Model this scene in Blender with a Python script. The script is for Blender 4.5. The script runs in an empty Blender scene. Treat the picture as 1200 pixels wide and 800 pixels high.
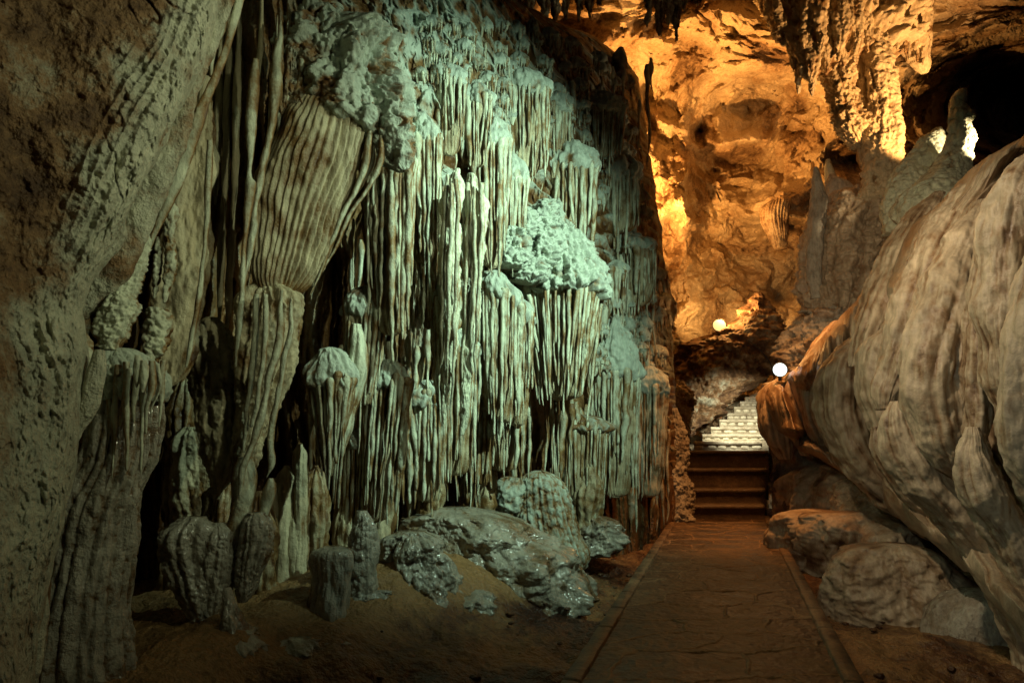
import bpy, math
import numpy as np
RNG = np.random.RandomState(7)
F = 800.0; TH = math.radians(8.0); CT, ST = math.cos(TH), math.sin(TH); CAMZ = 1.5
C = bpy.context.scene.collection
rad = math.radians

# ---------- placing helpers: image pixels unprojected through the camera -> world metres ----------
def at(px, py, D):
    """world point seen at image pixel px, py, D metres ahead (arrays allowed)"""
    a = (np.asarray(px, float) - 600) / F; b = (400 - np.asarray(py, float)) / F
    yy = CT - b * ST; k = D / yy
    x, y, z = np.broadcast_arrays(a * k, yy * k, CAMZ + (ST + b * CT) * k)
    return np.stack([x, y, z], -1)
def ground(px, py, z=0.0):
    a = (px - 600) / F; b = (400 - py) / F
    dz = ST + b * CT; k = (z - CAMZ) / dz
    return np.array([a * k, (CT - b * ST) * k, z])

# ---------- noise ----------
def _h(ix, iy, iz, s):
    with np.errstate(over='ignore'):
        h = (ix.astype(np.uint32) * np.uint32(374761393) + iy.astype(np.uint32) * np.uint32(668265263)
             + iz.astype(np.uint32) * np.uint32(2147483647 - 5000011) + np.uint32((s * 974634777) & 0xffffffff))
        h = (h ^ (h >> np.uint32(13))) * np.uint32(1274126177)
        h = (h ^ (h >> np.uint32(15))) * np.uint32(2246822519)
    return h ^ (h >> np.uint32(16))
def perlin(x, y, z=0.0, s=0):
    x, y, z = np.broadcast_arrays(np.asarray(x, np.float32), np.asarray(y, np.float32), np.asarray(z, np.float32))
    fx, fy, fz = np.floor(x), np.floor(y), np.floor(z)
    ix, iy, iz = fx.astype(np.int32), fy.astype(np.int32), fz.astype(np.int32)
    x, y, z = x - fx, y - fy, z - fz
    u = x*x*x*(x*(x*6-15)+10); v = y*y*y*(y*(y*6-15)+10); w = z*z*z*(z*(z*6-15)+10)
    def g(dx, dy, dz):
        h = _h(ix+dx, iy+dy, iz+dz, s)
        gx = ((h & np.uint32(1023)).astype(np.float32)) / 511.5 - 1
        gy = (((h >> np.uint32(10)) & np.uint32(1023)).astype(np.float32)) / 511.5 - 1
        gz = (((h >> np.uint32(20)) & np.uint32(1023)).astype(np.float32)) / 511.5 - 1
        return gx*(x-dx) + gy*(y-dy) + gz*(z-dz)
    a = g(0,0,0); a += (g(1,0,0)-a)*u
    b = g(0,1,0); b += (g(1,1,0)-b)*u
    c = g(0,0,1); c += (g(1,0,1)-c)*u
    d = g(0,1,1); d += (g(1,1,1)-d)*u
    a += (b-a)*v; c += (d-c)*v
    return (a + (c-a)*w) * 1.3
def fbm(P, f, o=4, s=0, gain=.5, ridged=False):
    r = 0; A = 1.0; t = 0
    for i in range(o):
        n = perlin(P[..., 0]*f, P[..., 1]*f, P[..., 2]*f, s + i*17)
        r = r + A * ((1 - 2*np.abs(n)) if ridged else n); t += A; A *= gain; f *= 2.03
    return r / t if ridged else r
def worley(P, f, s=0, sq=1.):
    """distance to the nearest of scattered points: knobs and cave coral"""
    x, y, z = [np.asarray(P[..., i]*f, np.float32) for i in range(3)]; z = z*sq
    ix, iy, iz = [np.floor(c).astype(np.int32) for c in (x, y, z)]; F1 = np.full(x.shape, 9., np.float32)
    for dx in (-1, 0, 1):
        for dy in (-1, 0, 1):
            for dz in (-1, 0, 1):
                h = _h(ix+dx, iy+dy, iz+dz, s)
                px = ix+dx+((h & np.uint32(1023)).astype(np.float32))/1023.; py = iy+dy+(((h >> np.uint32(10)) & np.uint32(1023)).astype(np.float32))/1023.
                pz = iz+dz+(((h >> np.uint32(20)) & np.uint32(1023)).astype(np.float32))/1023.
                F1 = np.minimum(F1, (x-px)**2+(y-py)**2+(z-pz)**2)
    return np.sqrt(F1)
def sm(a, b, x):
    t = np.clip((x - a) / (b - a), 0, 1); return t*t*(3-2*t)
def box(px, py, x0, x1, y0, y1, s=20):
    return sm(x0-s, x0+s, px) * (1-sm(x1-s, x1+s, px)) * sm(y0-s, y0+s, py) * (1-sm(y1-s, y1+s, py))
def table(cols, rows, T, px, py):
    """smooth bilinear table lookup"""
    T = np.asarray(T, float); gx = np.arange(cols[0], cols[-1]+1, 10.); gy = np.arange(rows[0], rows[-1]+1, 10.)
    A = np.stack([np.interp(gx, cols, r) for r in T]); A = np.stack([np.interp(gy, rows, A[:, i]) for i in range(len(gx))], 1)
    for _ in range(6):
        A[:, 1:-1] = (A[:, :-2] + 2*A[:, 1:-1] + A[:, 2:]) / 4
        A[1:-1] = (A[:-2] + 2*A[1:-1] + A[2:]) / 4
    u = np.clip((px-gx[0])/10, 0, len(gx)-1.001); v = np.clip((py-gy[0])/10, 0, len(gy)-1.001)
    i, j = np.floor(u).astype(int), np.floor(v).astype(int); u, v = u-i, v-j
    return (A[j, i]*(1-u)+A[j, i+1]*u)*(1-v) + (A[j+1, i]*(1-u)+A[j+1, i+1]*u)*v

# ---------- mesh linking ----------
def link(name, V, Q, mat, parent=None, attrs=None, smooth=True):
    V = np.ascontiguousarray(V.reshape(-1, 3), np.float32); Q = np.ascontiguousarray(Q, np.int32)
    me = bpy.data.meshes.new(name); me.vertices.add(len(V)); me.vertices.foreach_set('co', V.ravel())
    n, k = Q.shape
    me.loops.add(n*k); me.loops.foreach_set('vertex_index', Q.ravel())
    me.polygons.add(n); me.polygons.foreach_set('loop_start', np.arange(0, n*k, k, dtype=np.int32))
    me.polygons.foreach_set('use_smooth', np.full(n, smooth))
    me.update(calc_edges=True)
    for an, av in (attrs or {}).items():
        at_ = me.attributes.new(an, 'FLOAT', 'POINT'); at_.data.foreach_set('value', np.ascontiguousarray(av, np.float32).ravel())
    me.materials.append(mat)
    o = bpy.data.objects.new(name, me); C.objects.link(o)
    if parent: o.parent = parent
    return o
def quads(nr, nc, wrap=False):
    i = np.arange(nr-1)[:, None]; j = np.arange(nc if wrap else nc-1)[None, :]; j2 = (j+1) % nc
    a = i*nc+j; b = i*nc+j2; c = (i+1)*nc+j2; d = (i+1)*nc+j
    return np.stack([a, d, c, b], -1).reshape(-1, 4)
def tag(o, label=None, cat=None, group=None, kind=None):
    if label: o['label'] = label
    if cat: o['category'] = cat
    if group: o['group'] = group
    if kind: o['kind'] = kind
    return o
def empty(name, loc, label, cat, group=None):
    o = bpy.data.objects.new(name, None); o.empty_display_size = .05; C.objects.link(o)
    # parts are authored in world space: keep root at origin transform but mark its base through the matrix of children
    o.location = [float(v) for v in loc]
    return tag(o, label, cat, group)
def part(name, V, Q, mat, root, attrs=None, smooth=True):
    V = np.asarray(V, float).reshape(-1, 3)
    off = np.array(root.location) if root is not None else 0
    return link(name, V - off, Q, mat, root, attrs, smooth)

# ---------- the speleothem generator: rings of stone grown along a drip path ----------
def spline(pts, step):
    P = np.array([tuple(p) + (0.,)*(4-len(p)) for p in pts], float); n = len(P)

    if n == 2:
        m = max(3, int(np.hypot(*(P[1]-P[0])[:2])/step)); t = np.linspace(0, 1, m)[:, None]; return P[0]*(1-t)+P[1]*t
    E = np.vstack([2*P[0]-P[1], P, 2*P[-1]-P[-2]]); out = []
    for i in range(1, n):
        m = max(2, int(np.hypot(*(E[i+1]-E[i])[:2])/step)); t = np.linspace(0, 1, m, endpoint=False)[:, None]
        a, b, c, d = E[i-1], E[i], E[i+1], E[i+2]
        out.append(.5*((2*b)+(c-a)*t+(2*a-5*b+4*c-d)*t*t+(3*b-a-3*c+d)*t**3))
    out.append(P[-1:]); R = np.vstack(out)
    lo = min(P[:, 2]); R[:, 2] = np.maximum(R[:, 2], max(lo*.5, .05)); return R
_seed = [0]
def rings(pts, D, asp=1., flutes=0, fa=.15, pop=0., popf=14., rough=.08, step=1.8, side=None, shear=0., crust=.5, cfront=.4,
          wob=0., scal=0., tipclose=True, dxy=(0., 0.), cvar=.35, rf=None, rock=0., streak=0.):
    _seed[0] += 1; s = _seed[0]
    R = spline(pts, step); n = len(R)
    D = D + R[:, 3]
    if wob:
        yy = R[:, 1]*.03
        R[:, 0] += wob*perlin(yy, s*1.7+0*yy, 0*yy, 3)
    Cn = at(R[:, 0], R[:, 1], D) + np.array([dxy[0], dxy[1], 0])
    r = R[:, 2]*D/F
    wmax = R[:, 2].max()
    m = side or int(np.clip(2*math.pi*wmax/step, 9, 420))
    th = np.linspace(0, 2*math.pi, m, endpoint=False)[None, :]
    az = math.atan2(Cn[n//2, 0], Cn[n//2, 1]); e1 = np.array([math.cos(az), -math.sin(az), 0]); e2 = np.array([math.sin(az), math.cos(az), 0])
    rr = r[:, None]*np.ones_like(th)
    cr = np.full(rr.shape, float(crust))
    if flutes:
        zz = Cn[:, 2:3]
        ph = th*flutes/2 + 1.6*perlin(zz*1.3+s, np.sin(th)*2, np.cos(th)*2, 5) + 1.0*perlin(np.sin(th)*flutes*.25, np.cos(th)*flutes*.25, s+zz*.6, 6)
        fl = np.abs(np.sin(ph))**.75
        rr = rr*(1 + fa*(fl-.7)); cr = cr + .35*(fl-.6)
    L = rr*np.cos(th); W = rr*np.sin(th)*asp
    P = Cn[:, None, :] + L[..., None]*e1 + W[..., None]*e2
    P[..., 2] += shear*L
    if scal: P[..., 2] += scal*r[:, None]*(perlin(np.cos(th)*2.2, np.sin(th)*2.2, s*1.3, 7)*2 + perlin(np.cos(th)*6, np.sin(th)*6, s*1.3, 8))
    N = np.cos(th)[..., None]*e1 + np.sin(th)[..., None]*e2
    N = np.broadcast_to(N, P.shape)
    rm = float(r.max())
    q = np.stack([P[..., 0], P[..., 1], P[..., 2]*.5], -1)
    d = rough*rm*fbm(q, (rf or .9/max(rm, .02)), 4, s)
    if pop:
        nb = fbm(P, popf, 3, s+5, .6)
        Pq = P + .25/popf*np.stack([fbm(P, popf, 2, s+60+i) for i in range(3)], -1)
        nb2 = np.sqrt(np.clip(1-worley(Pq, popf, s+2, .8)**2*1.5, 0, 1)); nb3 = np.sqrt(np.clip(1-worley(Pq, popf*2.2, s+3)**2*1.5, 0, 1))
        d = d + pop*(1.3*nb2 + .55*nb3 + .5*nb - 1.)
        cr = cr + .55*(nb2-.6) + .25*(nb3-.5)
    if rock:
        rq = P + .3*rm*np.stack([fbm(P, .8/rm, 2, s+20+i) for i in range(3)], -1)
        rg = fbm(rq, 1.3/rm, 5, s+31, .6, ridged=True); d = d + rock*rm*(rg-.45) + rock*.35*rm*fbm(P, 6/rm, 4, s+37, .6)
        cr = cr + .5*(rg-.4)
    fade = np.clip(r/ (.35*rm+1e-6), 0, 1)[:, None]
    P = P + N*(d*fade)[..., None]
    cr = cr + cfront*(-np.sin(th))*.6 + cvar*fbm(P, 3.5, 3, s+9)
    if streak:
        rw = (np.arange(n)/n*2.2)[:, None]
        st_ = fbm(np.stack([np.cos(th)*5+0*rw, np.sin(th)*5+0*rw, rw+s*3.1+0*th], -1), 1, 4, 77, .65)
        cr = cr + streak*st_; P = P + N*(st_*.012*rm/.3)[..., None]
    V = P.reshape(-1, 3); cr = np.clip(cr, 0, 1).ravel()
    Q = quads(n, m, True)
    top = Cn[0]; bot = Cn[-1]
    V = np.vstack([V, top, bot]); cr = np.append(cr, [cr[0], cr[-1]])
    j = np.arange(m); j2 = (j+1) % m
    T = np.vstack([np.stack([np.full(m, n*m), j, j2, j2], -1), np.stack([np.full(m, n*m+1), (n-1)*m+j2, (n-1)*m+j, (n-1)*m+j], -1)])
    return V, Q, T, cr
def tris_merge(V, Q, T):
    # quads only mesh plus fan quads with a degenerate corner are avoided: use a second ring split
    return V, Q, T
def solid(name, mat, root, *a, **k):
    V, Q, T, cr = rings(*a, **k)
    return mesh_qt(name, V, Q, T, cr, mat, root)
def mesh_qt(name, V, Q, T, cr, mat, root, extra=None):
    off = np.array(root.location) if root is not None else 0
    V = np.ascontiguousarray(V-off, np.float32); T3 = T[:, :3]
    me = bpy.data.meshes.new(name); me.vertices.add(len(V)); me.vertices.foreach_set('co', V.ravel())
    li = np.concatenate([Q.ravel(), T3.ravel()]).astype(np.int32)
    ls = np.concatenate([np.arange(len(Q))*4, len(Q)*4+np.arange(len(T3))*3]).astype(np.int32)
    me.loops.add(len(li)); me.loops.foreach_set('vertex_index', li)
    me.polygons.add(len(ls)); me.polygons.foreach_set('loop_start', ls); me.polygons.foreach_set('use_smooth', np.ones(len(ls), bool))
    me.update(calc_edges=True)
    a_ = me.attributes.new('crust', 'FLOAT', 'POINT'); a_.data.foreach_set('value', np.ascontiguousarray(cr, np.float32))
    me.materials.append(mat)
    o = bpy.data.objects.new(name, me); C.objects.link(o)
    if root is not None: o.parent = root
    return o
def merge(lst):
    Vs, Qs, Ts, Cs = [], [], [], []; o = 0
    for V, Q, T, c in lst:
        Vs.append(V); Qs.append(Q+o); Ts.append(T+o); Cs.append(c); o += len(V)
    return np.vstack(Vs), np.vstack(Qs), np.vstack(Ts), np.concatenate(Cs)
# ---------- materials ----------
def nodes(name):
    m = bpy.data.materials.new(name); m.use_nodes = True; nt = m.node_tree; nt.nodes.clear()
    out = nt.nodes.new('ShaderNodeOutputMaterial'); bs = nt.nodes.new('ShaderNodeBsdfPrincipled')
    nt.links.new(bs.outputs[0], out.inputs[0]); return m, nt, bs
def N(nt, t, **k):
    n = nt.nodes.new(t)
    for a, b in k.items(): setattr(n, a, b)
    return n
def ramp(nt, fac, stops):
    r = N(nt, 'ShaderNodeValToRGB'); nt.links.new(fac, r.inputs[0]); e = r.color_ramp.elements
    while len(e) < len(stops): e.new(.5)
    for el, (p, c) in zip(e, stops): el.position = p; el.color = (*c, 1) if len(c) == 3 else c
    return r.outputs[0]
def noise(nt, sc, det=5, rough=.55, vec=None, dist=0):
    n = N(nt, 'ShaderNodeTexNoise'); n.inputs['Scale'].default_value = sc; n.inputs['Detail'].default_value = det
    n.inputs['Roughness'].default_value = rough; n.inputs['Distortion'].default_value = dist
    if vec is not None: nt.links.new(vec, n.inputs['Vector'])
    return n.outputs['Fac']
def wpos(nt, scale=(1, 1, 1)):
    g = N(nt, 'ShaderNodeNewGeometry'); m = N(nt, 'ShaderNodeMapping'); m.inputs['Scale'].default_value = scale
    nt.links.new(g.outputs['Position'], m.inputs['Vector']); return m.outputs[0]
def math_(nt, op, a, b):
    n = N(nt, 'ShaderNodeMath', operation=op)
    for i, v in enumerate((a, b)):
        if isinstance(v, (int, float)): n.inputs[i].default_value = v
        else: nt.links.new(v, n.inputs[i])
    return n.outputs[0]
def mixc(nt, f, a, b, bt='MIX'):
    n = N(nt, 'ShaderNodeMix', data_type='RGBA', blend_type=bt)
    for i, v in ((0, f), (6, a), (7, b)):
        if isinstance(v, (int, float)): n.inputs[i].default_value = v
        elif isinstance(v, tuple): n.inputs[i].default_value = (*v, 1)
        else: nt.links.new(v, n.inputs[i])
    return n.outputs[2]
def bump(nt, bs, terms, dist=.01):
    h = None
    for f, w in terms:
        t = math_(nt, 'MULTIPLY', f, w); h = t if h is None else math_(nt, 'ADD', h, t)
    b = N(nt, 'ShaderNodeBump'); b.inputs['Distance'].default_value = dist; b.inputs['Strength'].default_value = 1
    nt.links.new(h, b.inputs['Height']); nt.links.new(b.outputs[0], bs.inputs['Normal'])
def flowmat(name, dark, mid, pale, rough=(.75, .45), grain=60, bd=.012, spec=.4, vert=(1, 1, .35), lo=.3, hi=.7, stain=None):
    """dark wet calcite below, pale dry crust where the attribute 'crust' is high"""
    m, nt, bs = nodes(name)
    a = N(nt, 'ShaderNodeAttribute', attribute_name='crust').outputs['Fac']
    p = wpos(nt); pv = wpos(nt, vert)
    n1 = noise(nt, 9, 4, .62, p); n3 = noise(nt, grain, 3, .65, p); n4 = noise(nt, 24, 2, .6, pv)
    n2 = noise(nt, 2.2, 3, .6, pv) if stain else None
    f = math_(nt, 'ADD', a, math_(nt, 'MULTIPLY', math_(nt, 'SUBTRACT', n1, .5), .8))
    f = math_(nt, 'ADD', f, math_(nt, 'MULTIPLY', math_(nt, 'SUBTRACT', n3, .5), .5))
    col = ramp(nt, f, [(0.0, dark), (lo, mid), (hi, pale), (1.0, tuple(min(1, c*1.25) for c in pale))])
    if stain:
        g = ramp(nt, n2, [(.5, (0, 0, 0)), (.68, (1, 1, 1))]); col = mixc(nt, math_(nt, 'MULTIPLY', g, stain[3]), col, tuple(stain[:3]))
    v = ramp(nt, n4, [(.25, (.72, .72, .72)), (.7, (1.12, 1.12, 1.12))]); col = mixc(nt, 1.0, col, v, 'MULTIPLY')
    nt.links.new(col, bs.inputs['Base Color'])
    r = ramp(nt, f, [(0.1, (rough[1],)*3), (.7, (rough[0],)*3)]); nt.links.new(r, bs.inputs['Roughness'])
    bs.inputs['Specular IOR Level'].default_value = spec
    bump(nt, bs, [(n3, .55), (n1, 1.0), (n4, .8)], bd)
    return m
M_CURT = flowmat('dusted_calcite', (.09, .038, .010), (.23, .125, .045), (.38, .42, .34), lo=.32, hi=.76)
M_DRIP = flowmat('drip_calcite', (.09, .04, .011), (.25, .145, .05), (.53, .55, .41), grain=45, lo=.36, hi=.82)
M_AMBER = flowmat('amber_calcite', (.07, .03, .008), (.20, .11, .035), (.44, .38, .24), rough=(.6, .38), vert=(1, 1, .2))
M_WET = flowmat('wet_calcite', (.11, .055, .022), (.20, .13, .065), (.34, .31, .24), rough=(.32, .2), spec=.6, grain=70, bd=.02, vert=(1, 1, .3))
for _n in M_WET.node_tree.nodes:
    if _n.type == 'BSDF_PRINCIPLED': _n.inputs['Coat Weight'].default_value = .8; _n.inputs['Coat Roughness'].default_value = .16
M_WARMDRIP = flowmat('ochre_drip_calcite', (.13, .06, .02), (.32, .20, .09), (.52, .43, .28), grain=40)
M_BROWN = flowmat('brown_cave_rock', (.085, .042, .018), (.24, .135, .06), (.44, .43, .32), rough=(.8, .65), grain=62, bd=.026, vert=(1, 1, .7))
M_ORANGE = flowmat('ochre_cave_rock', (.13, .075, .035), (.36, .25, .14), (.52, .43, .29), rough=(.8, .65), grain=12, bd=.03, vert=(1, 1, 1))
M_GREY = flowmat('grey_cave_rock', (.10, .065, .04), (.26, .21, .15), (.42, .39, .32), rough=(.7, .5), grain=22, bd=.03, vert=(1, 1, .3))
M_LOBE = flowmat('banded_flowstone', (.13, .07, .035), (.31, .205, .12), (.47, .375, .26), rough=(.45, .3), grain=75, bd=.007, vert=(1, 1, .15))
M_MUD = flowmat('red_mud', (.035, .014, .008), (.10, .045, .02), (.25, .14, .055), rough=(.5, .4), grain=18, bd=.03, vert=(1, 1, 1))
M_FLAG = flowmat('flagstone', (.03, .016, .009), (.072, .041, .022), (.22, .14, .075), rough=(.6, .42), grain=50, bd=.006, vert=(1, 1, 1))
M_FLAG2 = flowmat('brown_shaded_cement', (.10, .07, .045), (.19, .135, .085), (.30, .22, .14), rough=(.7, .5), grain=40, bd=.01, vert=(1, 1, 1))  # brown lower steps; shade on the last of them is put into this colour
M_STEP = flowmat('step_cement', (.22, .17, .11), (.42, .36, .25), (.62, .57, .43), rough=(.8, .7), grain=50, bd=.006, vert=(1, 1, 1))
def plain(name, col, rough=.5, metal=0., emit=None, es=0):
    m, nt, bs = nodes(name); n = noise(nt, 30, 4, .6, wpos(nt))
    c = mixc(nt, n, tuple(x*.7 for x in col), tuple(min(1, x*1.2) for x in col)); nt.links.new(c, bs.inputs['Base Color'])
    bs.inputs['Roughness'].default_value = rough; bs.inputs['Metallic'].default_value = metal
    if emit: bs.inputs['Emission Color'].default_value = (*emit, 1); bs.inputs['Emission Strength'].default_value = es
    return m
M_METAL = plain('painted_steel', (.06, .06, .06), .45, .6)
M_CABLE = plain('black_rubber', (.02, .02, .02), .5)
M_GWARM = plain('lit_glass_warm', (.8, .7, .5), .3, 0, (1, .64, .22), 1.35)
M_GCOOL = plain('lit_glass_cool', (.8, .85, .8), .3, 0, (.9, 1, .93), 2.2)
# ---------- the great walls (relief sheets, laid out in image pixels, depths in metres) ----------
def sheet(name, mat, y0, y1, xl, xr, nx, ny, Dfn, Hfn, edge=40., eR=.8, ret=3., left=False, kind='structure', rough3=None, silh=.1):
    """sheet of rock between two edge lines; one edge rolls away from the viewer and runs back"""
    py = np.linspace(y0, y1, ny)[:, None]; s = np.linspace(0, 1, nx)[None, :]
    L = np.interp(py, *xl); R = np.interp(py, *xr)
    px = L + (R-L)*s; py = py + 0*s
    D = Dfn(px, py); 
    q = np.clip(((px-L) if left else (R-px))/edge, 0, 1); D = D + eR*(1-np.sqrt(np.clip(1-(1-q)**2, 0, 1)))
    H, cr = Hfn(px, py, D)
    Dd = D - H
    P = at(px, py, Dd)
    nr = 40                                                     # the return, running back from the edge
    k = np.linspace(0, 1, nr)[None, 1:]
    e = 0 if left else -1
    base = P[:, e:e+1] if left else P[:, -1:]
    cre = cr[:, :1] if left else cr[:, -1:]
    sg = 1 if left else -1
    dirx = base / np.linalg.norm(base[..., :2], axis=-1, keepdims=True)
    away = np.concatenate([dirx[..., :2], 0*dirx[..., 2:]], -1)
    lat = np.stack([away[..., 1], -away[..., 0], 0*away[..., 0]], -1)
    B = base + away*(k[..., None]*ret) + lat*(sg*(k[..., None]**1.5)*ret*.55)
    B = B + fbm(B, 1.3, 4, 91)[..., None]*(-sg*lat)*.25*np.minimum(k*6, 1)[..., None]
    crb = cre + 0*k
    if left: P = np.concatenate([B[:, ::-1], P], 1); cr = np.concatenate([crb[:, ::-1], cr], 1)
    else: P = np.concatenate([P, B], 1); cr = np.concatenate([cr, crb], 1)
    if silh:
        P = P + silh*np.stack([fbm(P, 2.1, 4, 40+i) for i in range(3)], -1)*np.array([1, .6, .7])
    o = link(name, P, quads(P.shape[0], P.shape[1]), mat, None, {'crust': np.clip(cr, 0, 1)})
    return tag(o, kind=kind)

# --- massif behind the curtains ---
MC = [-220, 60, 130, 200, 260, 330, 400, 470, 540, 600, 660, 710, 750, 800]
MR = [-220, 0, 150, 300, 450, 600, 750, 920]
MT = [[4.8, 5.2, 5.4, 5.6, 5.6, 5.6, 5.9, 6.3, 7.0, 8.0, 9.6, 11., 12., 13.],
      [4.6, 5.0, 5.2, 5.4, 5.5, 5.3, 5.5, 6.1, 7.0, 8.2, 9.8, 11.2, 12.2, 13.],
      [4.5, 4.9, 5.1, 5.3, 5.5, 5.2, 5.4, 6.2, 7.1, 8.0, 9.2, 10.4, 11.6, 12.8],
      [4.5, 4.9, 5.2, 5.4, 5.6, 5.9, 6.2, 6.7, 7.4, 8.1, 8.9, 10.2, 11.4, 12.6],
      [4.7, 5.1, 5.5, 5.7, 5.8, 6.3, 6.5, 7.0, 7.7, 8.3, 9.1, 10.2, 11.3, 12.5],
      [4.9, 5.3, 6.0, 6.2, 6.2, 6.8, 7.0, 7.4, 8.3, 9.3, 9.9, 10.8, 11.6, 12.5],
      [4.9, 5.3, 6.0, 6.2, 6.2, 6.6, 6.9, 7.3, 8.2, 9.6, 10.2, 11., 11.8, 12.5],
      [4.9, 5.3, 6.0, 6.2, 6.2, 6.5, 6.8, 7.2, 8.0, 9.4, 10., 11., 11.8, 12.5]]
def massD(px, py): return table(MC, MR, MT, px, py)
_gx = np.arange(-220, 900.); _U = np.cumsum(np.interp(_gx, MC, MT[3]))/F
def massH(px, py, D):
    U = np.interp(px, _gx, _U); z = at(px, py, D)[..., 2]
    zt = z + .35*perlin(U*.8, z*.25, 0, 3) + .12*perlin(U*3, z, 0, 4)
    P = at(px, py, D)
    # zones
    tiers = np.clip(box(px, py, 470, 830, -240, 300, 45) + box(px, py, 700, 830, 100, 560, 25), 0, 1)
    pop = np.clip(box(px, py, 345, 500, 20, 165, 28)*sm(-40, 40, (px-330)*.5-(py-110)+90) + box(px, py, 400, 560, -240, 90, 40) + box(px, py, 715, 800, 365, 440, 10), 0, 1)
    # tiers: ledge, hanging fringe, recess, over and over
    H = 0; cr = 0
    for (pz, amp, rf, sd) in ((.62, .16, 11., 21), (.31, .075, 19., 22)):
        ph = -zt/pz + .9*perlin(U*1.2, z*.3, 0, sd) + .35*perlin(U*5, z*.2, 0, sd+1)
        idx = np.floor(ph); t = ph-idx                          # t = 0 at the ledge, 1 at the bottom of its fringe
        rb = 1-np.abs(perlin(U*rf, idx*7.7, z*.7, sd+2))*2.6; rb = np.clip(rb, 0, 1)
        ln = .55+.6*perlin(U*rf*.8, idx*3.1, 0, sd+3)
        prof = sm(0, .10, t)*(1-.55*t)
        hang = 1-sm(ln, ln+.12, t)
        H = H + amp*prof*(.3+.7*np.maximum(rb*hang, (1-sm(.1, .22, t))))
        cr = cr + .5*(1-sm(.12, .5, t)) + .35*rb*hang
    Ht = H*tiers
    # fluted amber curtain elsewhere
    fl = 1-np.abs(perlin(U*7+1.2*perlin(U, z*.7, 0, 8), z*.22, 0, 31))*2; fl2 = 1-np.abs(perlin(U*17, z*.4, 0, 32))*2
    Hf = (.20*fl + .075*fl2 + .3*perlin(U*1.6, z*.35, 0, 33))*(1-tiers)*(1-.8*pop)
    Hp = (.09*np.abs(perlin(P[..., 0]*17, P[..., 1]*17, P[..., 2]*11, 41)) + .08*fbm(P, 6, 4, 42) + .08*fbm(P, 1.6, 2, 45) - .35*np.clip(perlin(U*9, z*7, 0, 47)-.32, 0, 1))*pop
    small = .012*fbm(P, 22, 3, 43) + .05*fbm(P, 2.2, 3, 44)
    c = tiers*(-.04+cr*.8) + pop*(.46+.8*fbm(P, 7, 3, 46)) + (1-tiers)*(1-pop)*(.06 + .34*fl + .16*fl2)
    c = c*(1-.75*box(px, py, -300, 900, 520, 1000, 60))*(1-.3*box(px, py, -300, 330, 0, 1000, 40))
    Hm = 0.35*box(px, py, 340, 480, 30, 190, 40)                # the brow over the fan
    return Ht + Hf + Hp + small + Hm - .38*box(px, py, 250, 700, 230, 620, 50)*(1-.7*tiers), c
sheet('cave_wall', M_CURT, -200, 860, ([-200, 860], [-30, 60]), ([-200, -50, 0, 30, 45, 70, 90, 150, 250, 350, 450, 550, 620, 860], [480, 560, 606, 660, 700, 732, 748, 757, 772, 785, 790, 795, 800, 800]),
      940, 1180, massD, massH, edge=45, eR=1.0, ret=2.6, silh=.05)

# --- near brown wall at far left ---
NC = [-320, -100, 0, 60, 120, 200, 300, 420]; NR = [-220, 0, 200, 400, 600, 920]
NT = [[1.6, 2.4, 2.9, 3.1, 3.3, 3.6, 4.1, 4.4], [1.6, 2.4, 2.9, 3.1, 3.2, 3.5, 4.0, 4.3], [1.6, 2.4, 2.9, 3.05, 3.2, 3.5, 3.8, 4.],
      [1.6, 2.3, 2.8, 3.1, 3.3, 3.6, 3.8, 4.], [1.6, 2.2, 2.7, 3.0, 3.3, 3.6, 3.8, 4.], [1.6, 2.1, 2.5, 2.9, 3.2, 3.6, 3.8, 4.]]
def nearD(px, py): return table(NC, NR, NT, px, py)
def nearH(px, py, D):
    P = at(px, py, D)
    right = np.interp(py, [-200, 0, 120, 260, 365, 500, 650, 900], [330, 268, 215, 140, 95, 92, 62, 15])
    dd = (right-px)
    pale = sm(150, 40, dd + 35*fbm(P, 2.5, 3, 61) + np.interp(py, [0, 200, 330, 500, 800], [20, 10, 40, 20, 25]))
    # flow direction of the pale crust follows the edge
    slope = np.interp(py, [-200, 100, 300, 450, 900], [-.45, -.55, -.5, -.25, -.2])
    u = (px - slope*(py))/60.; v = py/300.
    rib = 1-np.abs(perlin(u*3.2, v, 0, 62))*2.2
    H = .05*fbm(P, 3, 5, 63) + .018*fbm(P, 11, 4, 60, .6) + .10*fbm(P, .9, 2, 64) + .02*fbm(P, 1.8, 4, 65, ridged=True)
    Hc = pale*(.03*rib + .03*np.abs(perlin(P[..., 0]*26, P[..., 1]*26, P[..., 2]*26, 66)) + .05) - pale*.12*np.clip(perlin(u*4, v*5, 0, 67)-.35, 0, 1)*sm(150, 260, py)
    crack = np.clip(1-np.abs(fbm(P*np.array([1., 1., .55]), 1.7, 4, 68, .6))*30, 0, 1)*np.clip(fbm(P, .9, 2, 69)*4, 0, 1)
    H = H + Hc - .03*crack
    cr = .22 + .35*fbm(P, 3.2, 4, 70) - .4*crack + pale*(.64-.10*sm(380, 620, py))
    return H, cr
sheet('left_rock_wall', M_BROWN, -200, 860, ([-200, 860], [-300, -300]), ([-200, 0, 60, 120, 200, 260, 330, 365, 420, 500, 650, 860], [335, 268, 243, 215, 175, 142, 106, 96, 104, 95, 66, 25]),
      560, 760, nearD, nearH, edge=30, eR=.25, ret=1.6, silh=.03)

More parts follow.
